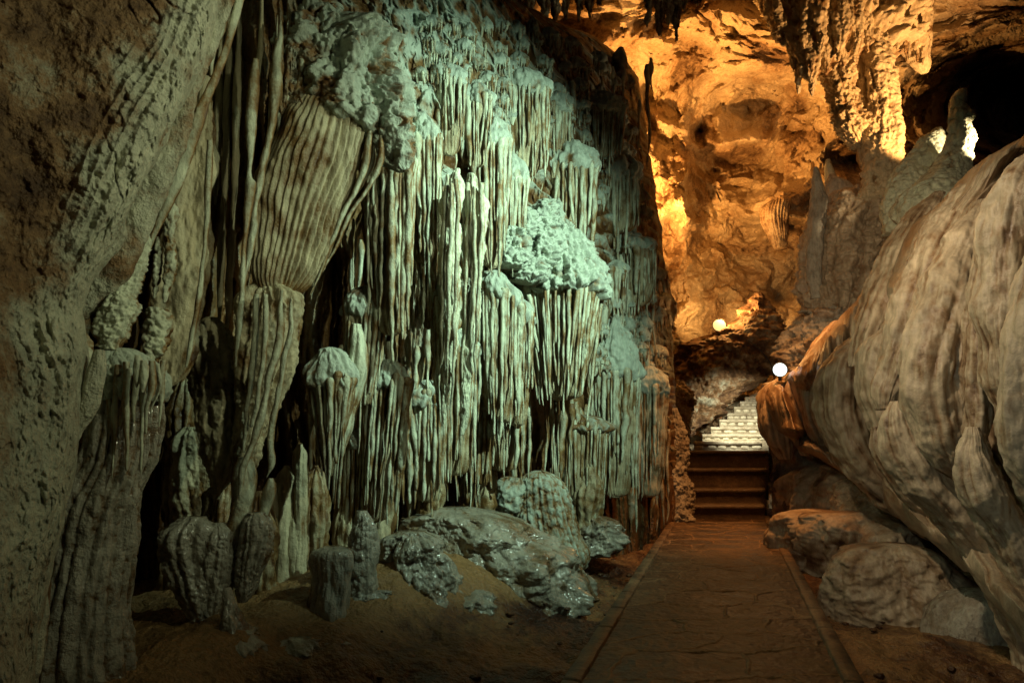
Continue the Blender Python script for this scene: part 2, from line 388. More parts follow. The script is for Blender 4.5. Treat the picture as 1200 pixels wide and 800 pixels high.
# --- far chamber: ceiling and back walls ---
BC = [420, 560, 680, 760, 820, 880, 940, 1000, 1060, 1120, 1180, 1260, 1420]
BR = [-320, -100, 0, 60, 120, 200, 300, 400, 480, 640]
BT = [[9., 9., 9.5, 9.5, 9.5, 9.5, 9., 8.5, 8.5, 8., 8., 7.5, 7.],
      [12., 12., 13., 13., 13., 12.5, 12., 11.5, 11.5, 11., 10.5, 10., 9.],
      [14., 14., 15.5, 15.5, 15.5, 15., 14., 13.5, 13.5, 13., 12.5, 12., 11.],
      [15., 15.5, 17., 17.5, 17.5, 17., 16.5, 16., 15.5, 16., 17., 18., 18.],
      [16., 16.5, 18., 18.5, 19.5, 20.5, 19.5, 18., 18., 22., 28., 30., 30.],
      [16., 17., 18., 18.5, 20., 20.5, 19., 18., 18., 19., 20., 20., 20.],
      [17., 17., 18., 19., 20., 20., 19., 17.5, 16., 15., 14., 13., 12.],
      [17., 17., 18., 19.5, 20., 20., 18.5, 16., 14., 13., 12., 11., 10.],
      [17., 17., 18., 18.5, 19., 19., 17.5, 15., 13., 12., 11., 10., 9.5],
      [16., 16., 17., 17., 18., 18., 16., 14., 12., 11., 10., 9.5, 9.]]
def backD(px, py): return table(BC, BR, BT, px, py)
def backH(px, py, D):
    P = at(px, py, D)
    w = np.stack([fbm(P, .35, 3, 70+i) for i in range(3)], -1)*.9
    Pw = P + w
    r1 = fbm(Pw, .32, 5, 81, .52, ridged=True); r2 = fbm(Pw, 1.1, 5, 82, .55)
    w2 = 0
    H = 2.1*(r1-.3) + .26*r2 + 1.3*fbm(P, .22, 2, 86)
    # blocks: faceted breaks
    wx = px + 22*fbm(P, .6, 3, 87); wy = py + 16*fbm(P, .6, 3, 88)
    rough = sm(130, 260, py + .3*(px-850))
    H = H + rough*.13*fbm(P, 2.4, 4, 84, .6)
    for (x, y, sx, sy, h) in ((862, 128, 30, 12, -.9), (965, 268, 16, 8, -1.2), (925, 235, 34, 26, 1.3), (796, 235, 24, 34, 1.6), (900, 60, 60, 30, .9), (845, 250, 30, 40, -1.2), (760, 60, 50, 30, .8), (880, 168, 40, 12, 1.4), (885, 205, 34, 20, -1.3), (935, 265, 22, 9, -1.2), (880, 268, 14, 9, -1.), (935, 340, 12, 16, -.9), (975, 190, 24, 14, -.9), (820, 160, 14, 12, -.8),
                              (830, 300, 30, 30, -.6), (900, 345, 18, 14, -1.2), (985, 215, 20, 12, .8), (875, 205, 40, 25, .5), (1165, 90, 50, 28, -4.)):
        H = H + h*np.exp(-((wx-x)/sx)**2-((wy-y)/sy)**2)
    cr = .42 + .7*fbm(Pw, .8, 4, 85) + .25*(r1-.3)
    return H, cr
o = sheet('cave_ceiling', M_ORANGE, -300, 620, ([-300, 620], [440, 440]), ([-300, 620], [1400, 1400]), 880, 900, backD, backH, edge=1, eR=0, ret=.5, silh=.12)

# --- right flowstone wall: fan between its leading edge and a line off to the right ---
EC = np.array([(1300, 60), (1200, 158), (1150, 186), (1105, 232), (1072, 262), (1030, 320), (985, 372), (930, 432), (893, 452), (888, 470), (893, 500), (915, 520),
               (950, 532), (985, 552), (1040, 596), (1098, 640), (1150, 686), (1196, 738), (1230, 800), (1250, 880)], float)
RC = [860, 900, 960, 1020, 1060, 1100, 1150, 1200, 1300, 1450, 1780]; RR = [0, 160, 260, 360, 460, 560, 660, 760, 900]
RT = [[13.5, 12.5, 11.0, 9.2, 8.2, 7.4, 6.4, 5.6, 4.2, 3., 2.4],
      [13.5, 12.5, 10.8, 9.0, 8.0, 7.0, 6.0, 5.2, 4.0, 2.8, 2.4],
      [13.5, 12.3, 10.6, 8.8, 7.2, 6.2, 5.3, 4.6, 3.5, 2.5, 2.4],
      [13.3, 12.2, 10.4, 8.3, 6.4, 5.5, 4.8, 4.2, 3.2, 2.4, 2.4],
      [13.0, 12.0, 10.2, 8.0, 5.9, 5.2, 4.6, 4.1, 3.1, 2.3, 2.4],
      [12.5, 11.5, 10.0, 8.2, 6.5, 5.4, 4.6, 4.0, 3.1, 2.3, 2.4],
      [12.0, 11.0, 9.6, 8.4, 7.2, 6.2, 4.9, 4.1, 3.2, 2.3, 2.4],
      [11., 10., 9.0, 8.0, 7.0, 6.2, 5.2, 4.3, 3.3, 2.3, 2.4],
      [11., 10., 9.0, 8.0, 7.0, 6.2, 5.2, 4.3, 3.3, 2.3, 2.4]]
def rightwall():
    nt_, ns = 1000, 760
    seg = np.r_[0, np.cumsum(np.hypot(*np.diff(EC, axis=0).T))]; seg /= seg[-1]
    t = np.linspace(0, 1, nt_)[:, None]; s = (np.linspace(0, 1, ns)**1.25)[None, :]
    ex = np.interp(t, seg, EC[:, 0]); ey = np.interp(t, seg, EC[:, 1])
    for _ in range(14):
        ex[1:-1] = (ex[:-2]+ex[1:-1]*2+ex[2:])/4; ey[1:-1] = (ey[:-2]+ey[1:-1]*2+ey[2:])/4
    rx = 1760.; ry = 40 + 900*np.clip(t*1.0, 0, 1)
    px = ex + (rx-ex)*s; py = ey + (ry-ey)*s
    D = table(RC, RR, RT, px, py)
    q = np.clip(s*(rx-ex)/55., 0, 1); D = D + .34*D*sm(0, .17, s) + 1.0*(1-np.sqrt(np.clip(1-(1-q)**2, 0, 1)))
    # flow lines: sweep down-left, then turn back down-right
    sw = np.interp(py, [0, 180, 260, 340, 440, 540, 640, 740, 900], [150, 95, 40, 5, 0, 38, 100, 165, 240])
    sc = D/5.
    f = (px-sw)
    P = at(px, py, D)
    fw = f + 14*fbm(P, .6, 3, 101)
    lobe = np.abs(np.sin(fw/52.*1.0 + 1.1*perlin(py/260., fw/200., 0, 102)*1.6))**.6
    lobe2 = 1-np.abs(perlin(fw/20., py/330., 0, 103))*2
    fine = perlin(fw/5., py/160., 0, 104); fine2 = perlin(fw/2.2, py/90., 0, 108)
    H = .42*(lobe-.6)*sc + .11*lobe2*sc + (.022*fine + .010*fine2)*sc + .05*sc*(1-np.abs(perlin(fw/11., py/110., 0, 109))*2)*sm(1120, 960, px) + .22*fbm(P, .55, 3, 105) + .02*fbm(P, 5, 4, 106)
    # hanging tongues: a lobe that stops with a rounded lower end
    for (x, y, w, l, h) in ((1125, 540, 42, 230, .30), (1058, 455, 26, 150, .30), (1175, 420, 40, 240, .25), (1075, 385, 28, 110, .22), (965, 480, 30, 110, .45), (925, 500, 18, 60, .35), (1005, 500, 26, 120, .35), (1150, 300, 50, 110, .22)):
        dx = (f-(x-np.interp(y, [0, 180, 260, 340, 440, 540, 640, 740, 900], [150, 95, 40, 5, 0, 38, 100, 165, 240])))/w
        dy = (py-y); up = np.clip(-dy/l, 0, 1); dn = np.clip(dy/(w*.8), 0, 1)
        rr = np.clip(1-dx**2-dn**2-up**3, 0, 1); H = H + h*rr**.5*sc*1.15
    band = fbm(np.stack([fw/16., py/420., 0*py], -1), 1, 5, 107, .65)
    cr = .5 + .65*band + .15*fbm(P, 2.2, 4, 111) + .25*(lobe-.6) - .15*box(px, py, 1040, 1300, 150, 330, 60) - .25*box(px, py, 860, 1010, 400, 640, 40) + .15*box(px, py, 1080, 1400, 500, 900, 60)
    Q0 = at(px, py, D-H)
    nr = 36; k = np.linspace(0, 1, nr)[None, 1:]
    base = Q0[:, :1]; away = base/np.linalg.norm(base[..., :2], axis=-1, keepdims=True); away = away*np.array([1, 1, 0])
    # inward direction in the wall plane
    inn = Q0[:, 12:13]-Q0[:, :1]; inn = inn - away*np.sum(inn*away, -1, keepdims=True); inn /= np.linalg.norm(inn, axis=-1, keepdims=True)+1e-6
    for _ in range(10): inn[1:-1] = (inn[:-2]+inn[1:-1]+inn[2:])/3
    B = base + away*(k[..., None]*2.2) + inn*(k[..., None]**1.6)*1.2
    V = np.concatenate([B[:, ::-1], Q0], 1); cr = np.concatenate([(cr[:, :1]+0*k)[:, ::-1], cr], 1)
    V = V + .05*np.stack([fbm(V, 1.5, 4, 110+i) for i in range(3)], -1)
    return link('right_flowstone_wall', V, quads(V.shape[0], V.shape[1]), M_LOBE, None, {'crust': np.clip(cr, 0, 1)})
tag(rightwall(), kind='structure')

# --- low recess wall under the overhang, right of the path ---
UC = [880, 960, 1050, 1150, 1250, 1450]; UR = [480, 560, 640, 720, 800, 900]
UT = [[12.6, 11.5, 10.5, 9.5, 8.5, 7.], [12.3, 11.2, 10, 9., 8., 6.5], [12, 10.5, 9.3, 8.2, 7.2, 6.], [11.5, 9.8, 8.5, 7.2, 6.3, 5.], [11, 9., 7.6, 6.3, 5.5, 4.5], [11, 9, 7.4, 6.2, 5.3, 4.3]]
def undH(px, py, D):
    P = at(px, py, D); return .5*fbm(P, .7, 4, 121) + .1*fbm(P, 3, 3, 122), .3+.5*fbm(P, 1.5, 3, 123)
sheet('undercut_wall', M_GREY, 490, 800, ([490, 800], [905, 905]), ([490, 800], [1440, 1440]), 260, 160, lambda x, y: table(UC, UR, UT, x, y), undH, edge=1, eR=0, ret=.5, silh=.05)
# ---------- floor, walkway, stairs ----------
G = dict(L0=ground(680, 800), L1=ground(795, 606), R0=ground(990, 800), R1=ground(895, 606))
dirp = (G['L1']-G['L0'] + G['R1']-G['R0'])[:2]; dirp /= np.linalg.norm(dirp); nrm = np.array([dirp[1], -dirp[0]])
def floorz(x, y):
    # lateral distance from the walkway axis
    m = (G['L0']+G['R0'])[:2]/2
    d = (x-m[0])*nrm[0] + (y-m[1])*nrm[1]; a = (x-m[0])*dirp[0] + (y-m[1])*dirp[1]
    z = -.30 + 0*d
    z = z + .55*sm(1.6, 3.4, -d)*(1-sm(5.2, 9, a)) + .25*sm(4.4, 7, -d)
    z = z + .25*sm(2.6, 5, d)
    z = z + .40*np.exp(-((x+.35)/1.1)**2-((y-6.9)/1.2)**2) + .22*np.exp(-((x+1.1)/1.0)**2-((y-5.6)/1.2)**2)
    z = z + .2*sm(6.5, 9.5, a)*sm(.9, 1.6, np.abs(d))
    return z
xs = np.linspace(-7, 12, 760); ys = np.linspace(.3, 19, 760); X, Y = np.meshgrid(xs, ys)
P = np.stack([X, Y, 0*X], -1); Z = floorz(X, Y) + .16*fbm(P, .9, 3, 131) + .05*fbm(P, 3., 4, 132) + .02*np.clip(fbm(P, 9, 3, 133), 0, 1)
P[..., 2] = Z
tag(link('cave_floor', P, quads(760, 760), M_MUD, None, {'crust': np.clip(.35+.8*fbm(P, 1.2, 4, 134)+.75*sm(-.15, .3, Z)*sm(1.2, -1, X-1), 0, 1)}), kind='structure')

def slabs(u, v, su, sv, s):
    """irregular slab pattern: distance to the nearest joint"""
    a = u/su; b = v/sv; row = np.floor(b); F1 = np.full(a.shape, 9.); F2 = F1.copy(); idn = F1*0
    for dj in (-1, 0, 1):
        for di in (-1, 0, 1, 2):
            j = row+dj; i = np.floor(a + .5*(j % 2)) + di - .5*0
            h = _h(i.astype(np.int32), j.astype(np.int32), np.zeros_like(i, np.int32), s)
            hx = (h & np.uint32(1023))/1023.; hy = ((h >> np.uint32(10)) & np.uint32(1023))/1023.
            cx = i + .15+.7*hx - .5*(j % 2); cy = j + .2+.6*hy
            d = np.maximum(np.abs(a-cx)*1., np.abs(b-cy)*1.)*.75 + np.hypot(a-cx, b-cy)*.25
            n = d < F1; F2 = np.where(n, F1, np.minimum(F2, d)); idn = np.where(n, (h >> np.uint32(20))/4096., idn); F1 = np.where(n, d, F1)
    return F2-F1, idn
def walkway():
    nt_, ns = 1150, 190
    # near end runs under the camera
    e = -4.6
    t = np.linspace(0, 1, nt_)[:, None]; s = np.linspace(0, 1, ns)[None, :]
    L0 = G['L0'][:2] + dirp*e; R0 = G['R0'][:2] + dirp*e; L1 = G['L1'][:2]+dirp*.1; R1 = G['R1'][:2]+dirp*.1
    A = L0 + (L1-L0)*t[..., None]; B = R0 + (R1-R0)*t[..., None]; XY = A + (B-A)*s[..., None]
    u = s*1.6 + 0*t; v = t*np.linalg.norm(L1-L0) + 0*s
    P = np.stack([XY[..., 0], XY[..., 1], 0*u], -1)
    wu = u + .07*fbm(P, 2.2, 4, 141); wv = v + .10*fbm(P, 1.6, 4, 142)
    d, idn = slabs(wu, wv, .78, .52, 11)
    mort = 1-sm(.01, .034, d)
    z = .007*mort + (idn-.5)*.006*(1-mort) + .008*fbm(P, 5, 4, 143)*(1-mort) + .004*fbm(P, 20, 3, 144) 
    P[..., 2] = z
    cr = .22 + .30*idn + .35*fbm(P, 3, 4, 145) + .95*mort
    # aprons down to the mud on both sides
    def apron(col, sg):
        k = np.array([.0, .25, .6, 1.])[None, 1:]; b = P[:, col:col+1]
        o = np.zeros((nt_, 3, 3)); o[..., :2] = sg*nrm*(k[..., None]*.03); o[..., 2] = -.42*k
        return b + o
    V = np.concatenate([apron(0, -1)[:, ::-1], P, apron(ns-1, 1)], 1); cr = np.concatenate([np.full((nt_, 3), .2), cr, np.full((nt_, 3), .2)], 1)
    o = tag(link('walkway', V, quads(nt_, ns+6), M_FLAG, None, {'crust': np.clip(cr, 0, 1)}), kind='structure')
    for sg, E0, E1 in ((-1, L0, L1), (1, R0, R1)):
        n = 700; t = np.linspace(0, 1, n)[:, None]
        prof = np.array([(-.02, -.05), (-.004, .018), (.004, .026), (.05, .027), (.10, .026), (.112, .016), (.125, -.30)])
        prof = np.array([(a, b) for a, b in prof])
        base = E0 + (E1-E0)*t; V = np.zeros((n, len(prof), 3))
        jo = .012*perlin(t*60, 0*t, 0*t, 150+sg)
        V[..., :2] = base[:, None, :] + sg*nrm*(prof[None, :, 0:1]-.0 + jo[..., None]*.6)
        V[..., 2] = prof[None, :, 1] + .005*perlin(t*80, prof[None, :, 0]*20, 0, 151) - .02*(np.abs(((t*22+.3) % 1)-.5) < .012)
        link('kerb', V, quads(n, len(prof)), M_FLAG, o, {'crust': np.clip(.55+.5*fbm(V, 4, 3, 152), 0, 1)})
walkway()

# steps: (front edge image y, distance, left image x, right image x)
ST_ = [(592, 12.95, 786, 896), (573, 13.5, 796, 897), (549, 14.1, 801, 899), (528, 14.75, 800, 900), (517, 15.15, 813, 893), (508.5, 15.5, 823, 900), (500, 15.85, 833, 903),
       (491.5, 16.2, 843, 904), (484, 16.55, 852, 905), (476.5, 16.9, 860, 905), (470, 17.25, 867, 906), (465, 17.6, 873, 906), (460.5, 17.95, 878, 906), (456.5, 18.3, 882, 908)]
def bevbox(c00, c10, c11, c01, z0, z1, b=.02):
    """slab from 4 plan corners (front-left, front-right, back-right, back-left) with a worn nose"""
    n = 60
    fl, fr, br, bl = [np.array(c, float) for c in (c00, c10, c11, c01)]
    t = np.linspace(0, 1, n)[:, None]
    prof = [(-1, z0), (0, z0), (0, z0+(z1-z0)*.5), (.0, z1-.07), (-.06, z1-.06), (-.06, z1-.012), (-.045, z1), (.3, z1), (1, z1)]
    V = np.zeros((n, len(prof), 3)); f = fl+(fr-fl)*t; k = bl+(br-bl)*t; dv = (k-f)
    dl = np.linalg.norm(dv, axis=1, keepdims=True)
    for i, (a, z) in enumerate(prof):
        if i == 0: V[:, i, :2] = k; V[:, i, 2] = z0; continue
        V[:, i, :2] = f + (dv*a if a > 0 else dv/dl*a); V[:, i, 2] = z
    V[:, 1:, 2] += .008*fbm(V[:, 1:], 5, 3, 160); V[:, 1:, :2] += (.010*fbm(V[:, 1:], 4, 3, 161))[..., None]*dirp
    Q = quads(n, len(prof)); V = V.reshape(-1, 3)
    # end caps
    m = len(prof); c0 = len(V); V = np.vstack([V, V[0:m].mean(0), V[-m:].mean(0)])
    caps = []
    for i in range(m):
        j = (i+1) % m
        caps.append([c0, i, j, j]); caps.append([c0+1, (n-1)*m+j, (n-1)*m+i, (n-1)*m+i])
    return V, Q, np.array(caps)
stair = empty('stone_staircase', at(842, 592, 12.95)*np.array([1, 1, 0]), 'stone faced staircase climbing from the end of the flagged walkway between the rocks', 'staircase')
prevz = 0.
for i, (py, D, x0, x1) in enumerate(ST_):
    L = at(x0, py, D); R = at(x1, py, D); z1 = float((L[2]+R[2])/2); nd = ST_[i+1][1]-D if i+1 < len(ST_) else 1.2
    bk = dirp*(nd+.25)
    V, Q, T = bevbox(L[:2], R[:2], R[:2]+bk, L[:2]+bk, prevz-.25, z1)
    cr = np.clip(.42 + .5*fbm(V, 3, 3, 170+i), 0, 1) if i >= 4 else np.clip(.0 + .3*fbm(V, 3, 3, 170+i), 0, 1)  # steps below the lit flight darkened in colour, shade included
    st = mesh_qt('step', V, Q, T, cr, M_STEP if i >= 4 else M_FLAG2, stair)
    if 4 <= i <= 11:
        n = 5 + i % 3; f = (R-L)[:2]; ln = np.linalg.norm(f); f /= ln
        for k in range(n):
            cx = L[:2] + f*(ln*(k+.5+RNG.uniform(-.08, .08))/n); h = (z1-prevz)
            w = ln/n*RNG.uniform(.30, .44); hh = h*RNG.uniform(.2, .3)
            u = np.linspace(0, 2*math.pi, 22, endpoint=False)[None]; v = np.linspace(0, math.pi/2, 6)[:, None]
            ex = np.sign(np.cos(u))*np.abs(np.cos(u))**.6*np.sin(v); ez = np.sign(np.sin(u))*np.abs(np.sin(u))**.6*np.sin(v); ey = -np.cos(v)+0*u
            W = np.zeros((6, 22, 3)); W[..., :2] = cx + f*(ex*w)[..., None] + dirp*((ey*.028) + .004)[..., None]; W[..., 2] = prevz + h*.42 + ez*hh
            W = W + .006*fbm(W, 14, 2, 180+k)[..., None]
            link('facing_stone', W - np.array(stair.location), quads(6, 22, True), M_STEP, st, {'crust': np.full(W.shape[:2], RNG.uniform(.6, 1.))})
    prevz = z1
# landing at the head of the flight
L = at(870, 456, 18.3)
# ---------- boulders, columns, stalagmites ----------
def thing1(name, label, cat, mat, group=None, **k):
    return tag(solid(name, mat, None, **k), label, cat, group)
def blob(x, y, rx, ry, flat=1., n=11):
    a = np.linspace(.06, math.pi-.06, n); p = .75
    return [(x, y-ry*np.sign(np.cos(t))*abs(np.cos(t))**p, rx*max(np.sin(t), .02)**p) for t in a]
B = 'boulder'; G1 = 'orange boulders right of the walkway'
thing1(B, 'large smooth orange-brown boulder right of the walkway end, against the lower steps', 'boulder', M_LOBE, pts=blob(1000, 600, 88, 60), D=11.0, asp=.9, rough=.6, rock=.13, crust=.45, cvar=.8, step=1.2)
thing1(B, 'low rounded boulder touching the right kerb below the large orange boulder', 'boulder', M_LOBE, pts=blob(952, 640, 50, 44), D=9.8, asp=.9, rough=.5, rock=.13, crust=.3, cvar=.8, step=1.2)
thing1(B, 'hunched brown boulder with a dark hollow under its brow, between kerb and pale dome', 'boulder', M_LOBE, pts=blob(1015, 652, 64, 54), D=9.2, asp=.9, rough=.6, rock=.13, crust=.35, cvar=.8, step=1.2)
thing1(B, 'pale smooth dome of rock under the overhanging right wall', 'boulder', M_LOBE, pts=[(1050, 636, 12), (1045, 645, 40), (1050, 668, 62), (1060, 700, 78), (1075, 730, 84), (1080, 745, 60)], D=7.4, asp=.7, rough=.32, rock=.12, flutes=9, fa=.05, crust=.25, step=1.3)
thing1(B, 'brown boulder wedged behind the pale dome in the shade of the overhang', 'boulder', M_ORANGE, pts=blob(1040, 600, 55, 48), D=9.6, asp=.8, rough=.4, rock=.25, crust=.4, step=1.3)
thing1(B, 'dark boulder deep under the lowest edge of the right wall', 'boulder', M_GREY, pts=blob(1160, 740, 60, 50), D=6.6, asp=.8, rough=.3, crust=.3, step=1.8)
thing1('rock_outcrop', 'cracked rock outcrop left of the stairs, carrying the orange lamp', 'rock outcrop', M_BROWN,
       pts=[(888, 343, 5), (889, 356, 14), (886, 374, 24), (876, 390, 38), (858, 404, 54), (846, 420, 62), (836, 442, 58), (820, 466, 42), (802, 490, 28), (789, 516, 18), (786, 560, 18)], D=16.6, asp=.5, rough=.25, rf=1.3, rock=.3, crust=-.05, cvar=.45, step=1.)
thing1('rock_outcrop', 'broken dark rock touching the left ends of the lit steps', 'rock outcrop', M_ORANGE,
       pts=[(790, 445, 6), (788, 462, 20), (788, 490, 20), (786, 520, 18)], D=15.2, asp=.6, rough=.4, rock=.4, crust=.2, cvar=.9, step=1.)
thing1('rock_apron', 'pale brown apron of rock where the curtain wall meets the lower steps', 'rock', M_GREY,
       pts=[(790, 478, 4), (792, 510, 12), (791, 545, 18), (785, 580, 26), (775, 606, 36), (770, 625, 36)], D=12.9, asp=.7, rough=.28, rock=.25, crust=.42, cvar=.6, step=1.)
thing1('rock_buttress', 'tall grey fluted buttress with a rounded head, above the white lamp', 'rock buttress', M_LOBE,
       pts=[(1012, 218, 16), (1012, 226, 36), (1003, 246, 50), (996, 280, 50), (990, 320, 44), (985, 360, 40), (975, 400, 34), (965, 440, 26)], D=12.6, asp=.9, flutes=15, fa=.2, rough=.4, rock=.25, crust=.35, step=1.)
thing1('rock_shard', 'small upright pale shard on the left shoulder of the grey buttress', 'rock shard', M_GREY,
       pts=[(955, 196, 2), (957, 212, 6), (959, 240, 10), (956, 275, 10), (954, 310, 9), (956, 350, 7)], D=12.3, asp=.8, rough=.25, crust=.6, step=1.)
thing1('rock_shard', 'squat grey knob standing between the buttress and the lamp-lit arch', 'rock shard', M_GREY,
       pts=[(975, 204, 4), (980, 216, 14), (984, 236, 20), (984, 250, 14)], D=12.9, asp=.8, rough=.25, crust=.5, step=1.)
thing1('rock_ledge', 'knotted dark grey rock at the foot of the buttress, right of the white lamp', 'rock', M_GREY,
       pts=blob(968, 402, 42, 40), D=11.9, asp=.8, rough=.5, rf=2.4, rock=.4, crust=.35, cvar=.9, step=1.)
thing1('rock_ledge', 'brown ledge of rock just behind the white lamp', 'rock', M_GREY,
       pts=blob(948, 470, 28, 30), D=13.2, asp=.8, rough=.35, rock=.3, crust=.4, cvar=.9, step=1.)
thing1('rock_ledge', 'dark rock heap beneath the two bright stalagmites', 'rock', M_ORANGE,
       pts=blob(1050, 262, 42, 50), D=12.6, asp=.8, rough=.5, rf=3, rock=.5, crust=.15, cvar=.9, step=1.)
# stalagmites on the right shelf
SM = 'stalagmites on the right shelf'
thing1('stalagmite', 'tallest brightly lit knobbly stalagmite on the right shelf', 'stalagmite', M_DRIP, SM,
       pts=[(1127, 106, 4), (1122, 116, 7), (1122, 128, 9), (1124, 140, 13), (1121, 152, 12), (1121, 164, 15), (1116, 178, 15), (1113, 194, 20), (1102, 210, 26), (1092, 228, 36), (1084, 246, 36), (1080, 262, 22)],
       D=9.8, rough=.22, pop=.035, popf=9, crust=.7, step=.9)
thing1('stalagmite', 'shorter bright stalagmite just left of the tallest one', 'stalagmite', M_DRIP, SM,
       pts=[(1100, 150, 3), (1095, 160, 9), (1086, 174, 13), (1077, 190, 19), (1070, 204, 22), (1064, 220, 26), (1060, 245, 28), (1058, 275, 26)], D=10.4, rough=.25, pop=.035, popf=9, crust=.7, step=.9)
thing1('stalagmite', 'thin pointed stalagmite in front of the arch, left of the grey knob', 'stalagmite', M_DRIP, 'stalagmites by the arch',
       pts=[(970, 187, 2), (971, 196, 5), (974, 210, 8), (976, 228, 10)], D=13.4, rough=.2, crust=.6, step=.9)
thing1('stalagmite', 'fluted rounded boss like a folded mushroom, above the dark hollow of the back wall', 'stalagmite', M_ORANGE, None,
       pts=[(912, 232, 8), (910, 240, 15), (908, 252, 16), (909, 266, 14), (912, 280, 11), (914, 292, 6)], D=17.4, flutes=26, fa=.12, rough=.3, crust=.12, step=.9)

# the great hanging column, upper right
col = empty('hanging_column', at(1020, 215, 12.5), 'massive orange-lit hanging column with ragged skirts, joining ceiling and rocks at upper right', 'column')
def P_(name, mat, root, **k): return solid(name, mat, root, **k)
P_('body', M_WARMDRIP, col, pts=[(985, -120, 90), (985, -60, 84), (988, -10, 76), (1000, 30, 58), (1012, 60, 40), (1018, 80, 24)], D=12.3, asp=.7, flutes=20, fa=.14, rough=.45, rf=1.6, rock=.35, pop=.07, popf=5, crust=.45, step=1.1)
P_('shaft', M_WARMDRIP, col, pts=[(1024, 40, 18), (1026, 70, 18), (1030, 110, 18), (1034, 150, 19), (1036, 170, 20), (1034, 200, 19), (1030, 235, 24)], D=12.0, flutes=7, fa=.12, rough=.25, rock=.2, pop=.02, popf=9, crust=.55, step=.9)
P_('shaft', M_WARMDRIP, col, pts=[(978, 62, 22), (984, 90, 20), (990, 120, 18), (998, 150, 20), (1004, 165, 14), (1010, 176, 6)], D=12.2, flutes=8, fa=.16, rough=.3, rock=.4, crust=.4, step=.9)
P_('shaft', M_WARMDRIP, col, pts=[(1008, 70, 12), (1010, 100, 12), (1012, 130, 11), (1014, 170, 10), (1015, 195, 8)], D=12.15, flutes=6, fa=.2, rough=.25, crust=.4, step=.9)
def rag(x, y, L, w, D, root, mat=M_WARMDRIP, name='stalactite', **k):
    dx = RNG.uniform(-3, 3)
    kk = dict(rough=.5, crust=.45, step=1.1, flutes=5, fa=.18, wob=3., rock=.35, cvar=.9); kk.update(k)
    return P_(name, mat, root, pts=[(x, y-10, w), (x+dx*.4, y+L*.3, w*.9), (x+dx*.7, y+L*.65, w*.6), (x+dx, y+L, w*.15)], D=D, **kk)
for (x, y, L, w, dd) in ((905, -6, 42, 15, .2), (918, 10, 44, 14, 0), (930, 28, 46, 13, 0), (940, 45, 46, 12, -.1), (950, 52, 52, 13, -.2), (958, 50, 45, 11, -.2), (966, 40, 48, 12, -.3), (975, 30, 42, 12, -.3), (990, 40, 36, 10, -.35), (1004, 44, 32, 10, -.3), (912, -10, 60, 9, .3),
                       (945, 10, 60, 11, -.3), (960, 5, 60, 12, -.4), (985, 10, 62, 11, -.5), (1000, 5, 60, 12, -.5), (1015, 0, 62, 12, -.4), (1030, -5, 62, 11, -.3), (925, -20, 60, 12, 0), (938, 62, 48, 6, 0), (950, 75, 38, 6, -.1), (928, 45, 40, 6, 0)):
    rag(x, y, L, w, 12.2+dd, col)
# scalloped drapery on its right side
P_('drapery', M_WARMDRIP, col, pts=[(1062, -120, 34), (1062, -40, 32), (1062, 0, 28), (1065, 35, 24), (1072, 60, 16), (1080, 78, 8), (1084, 86, 3)], D=11.9, asp=.5, flutes=24, fa=.12, rough=.16, pop=.025, popf=8, crust=.6, step=1.)
for x, L in ((1052, 48), (1060, 52), (1068, 60), (1076, 62), (1083, 66), (1088, 58)): rag(x, 10, L, 5.5, 11.75, col)
# dark ceiling stalactites, top centre
CS = 'dark stalactites hanging from the ceiling at top centre'
for i, (x, y, L, w) in enumerate(((762, -30, 62, 7), (771, -40, 82, 9), (784, -40, 70, 8), (793, -40, 88, 8), (803, -50, 62, 10), (778, -60, 76, 9), (815, -60, 66, 9), (835, -60, 60, 10), (758, -60, 70, 8))):
    o = rag(x, y, L, w, 11.2, None, M_ORANGE, crust=.25)
    tag(o, 'dark ragged stalactite hanging from the ceiling at top centre, right of the massif', 'stalactite', CS)
HC = 'swirled stalactites above the massif'
for i, (x, y, L, w) in enumerate(((608, -70, 84, 9), (622, -70, 96, 10), (636, -70, 98, 12), (650, -80, 110, 12), (664, -80, 104, 11), (678, -80, 106, 10), (690, -90, 112, 12), (703, -90, 96, 12))):
    o = rag(x, y, L, w, 10.6+i*.15, None, M_DRIP, crust=.3)
    tag(o, 'brown stalactite hanging close over the top of the curtain massif', 'stalactite', HC)

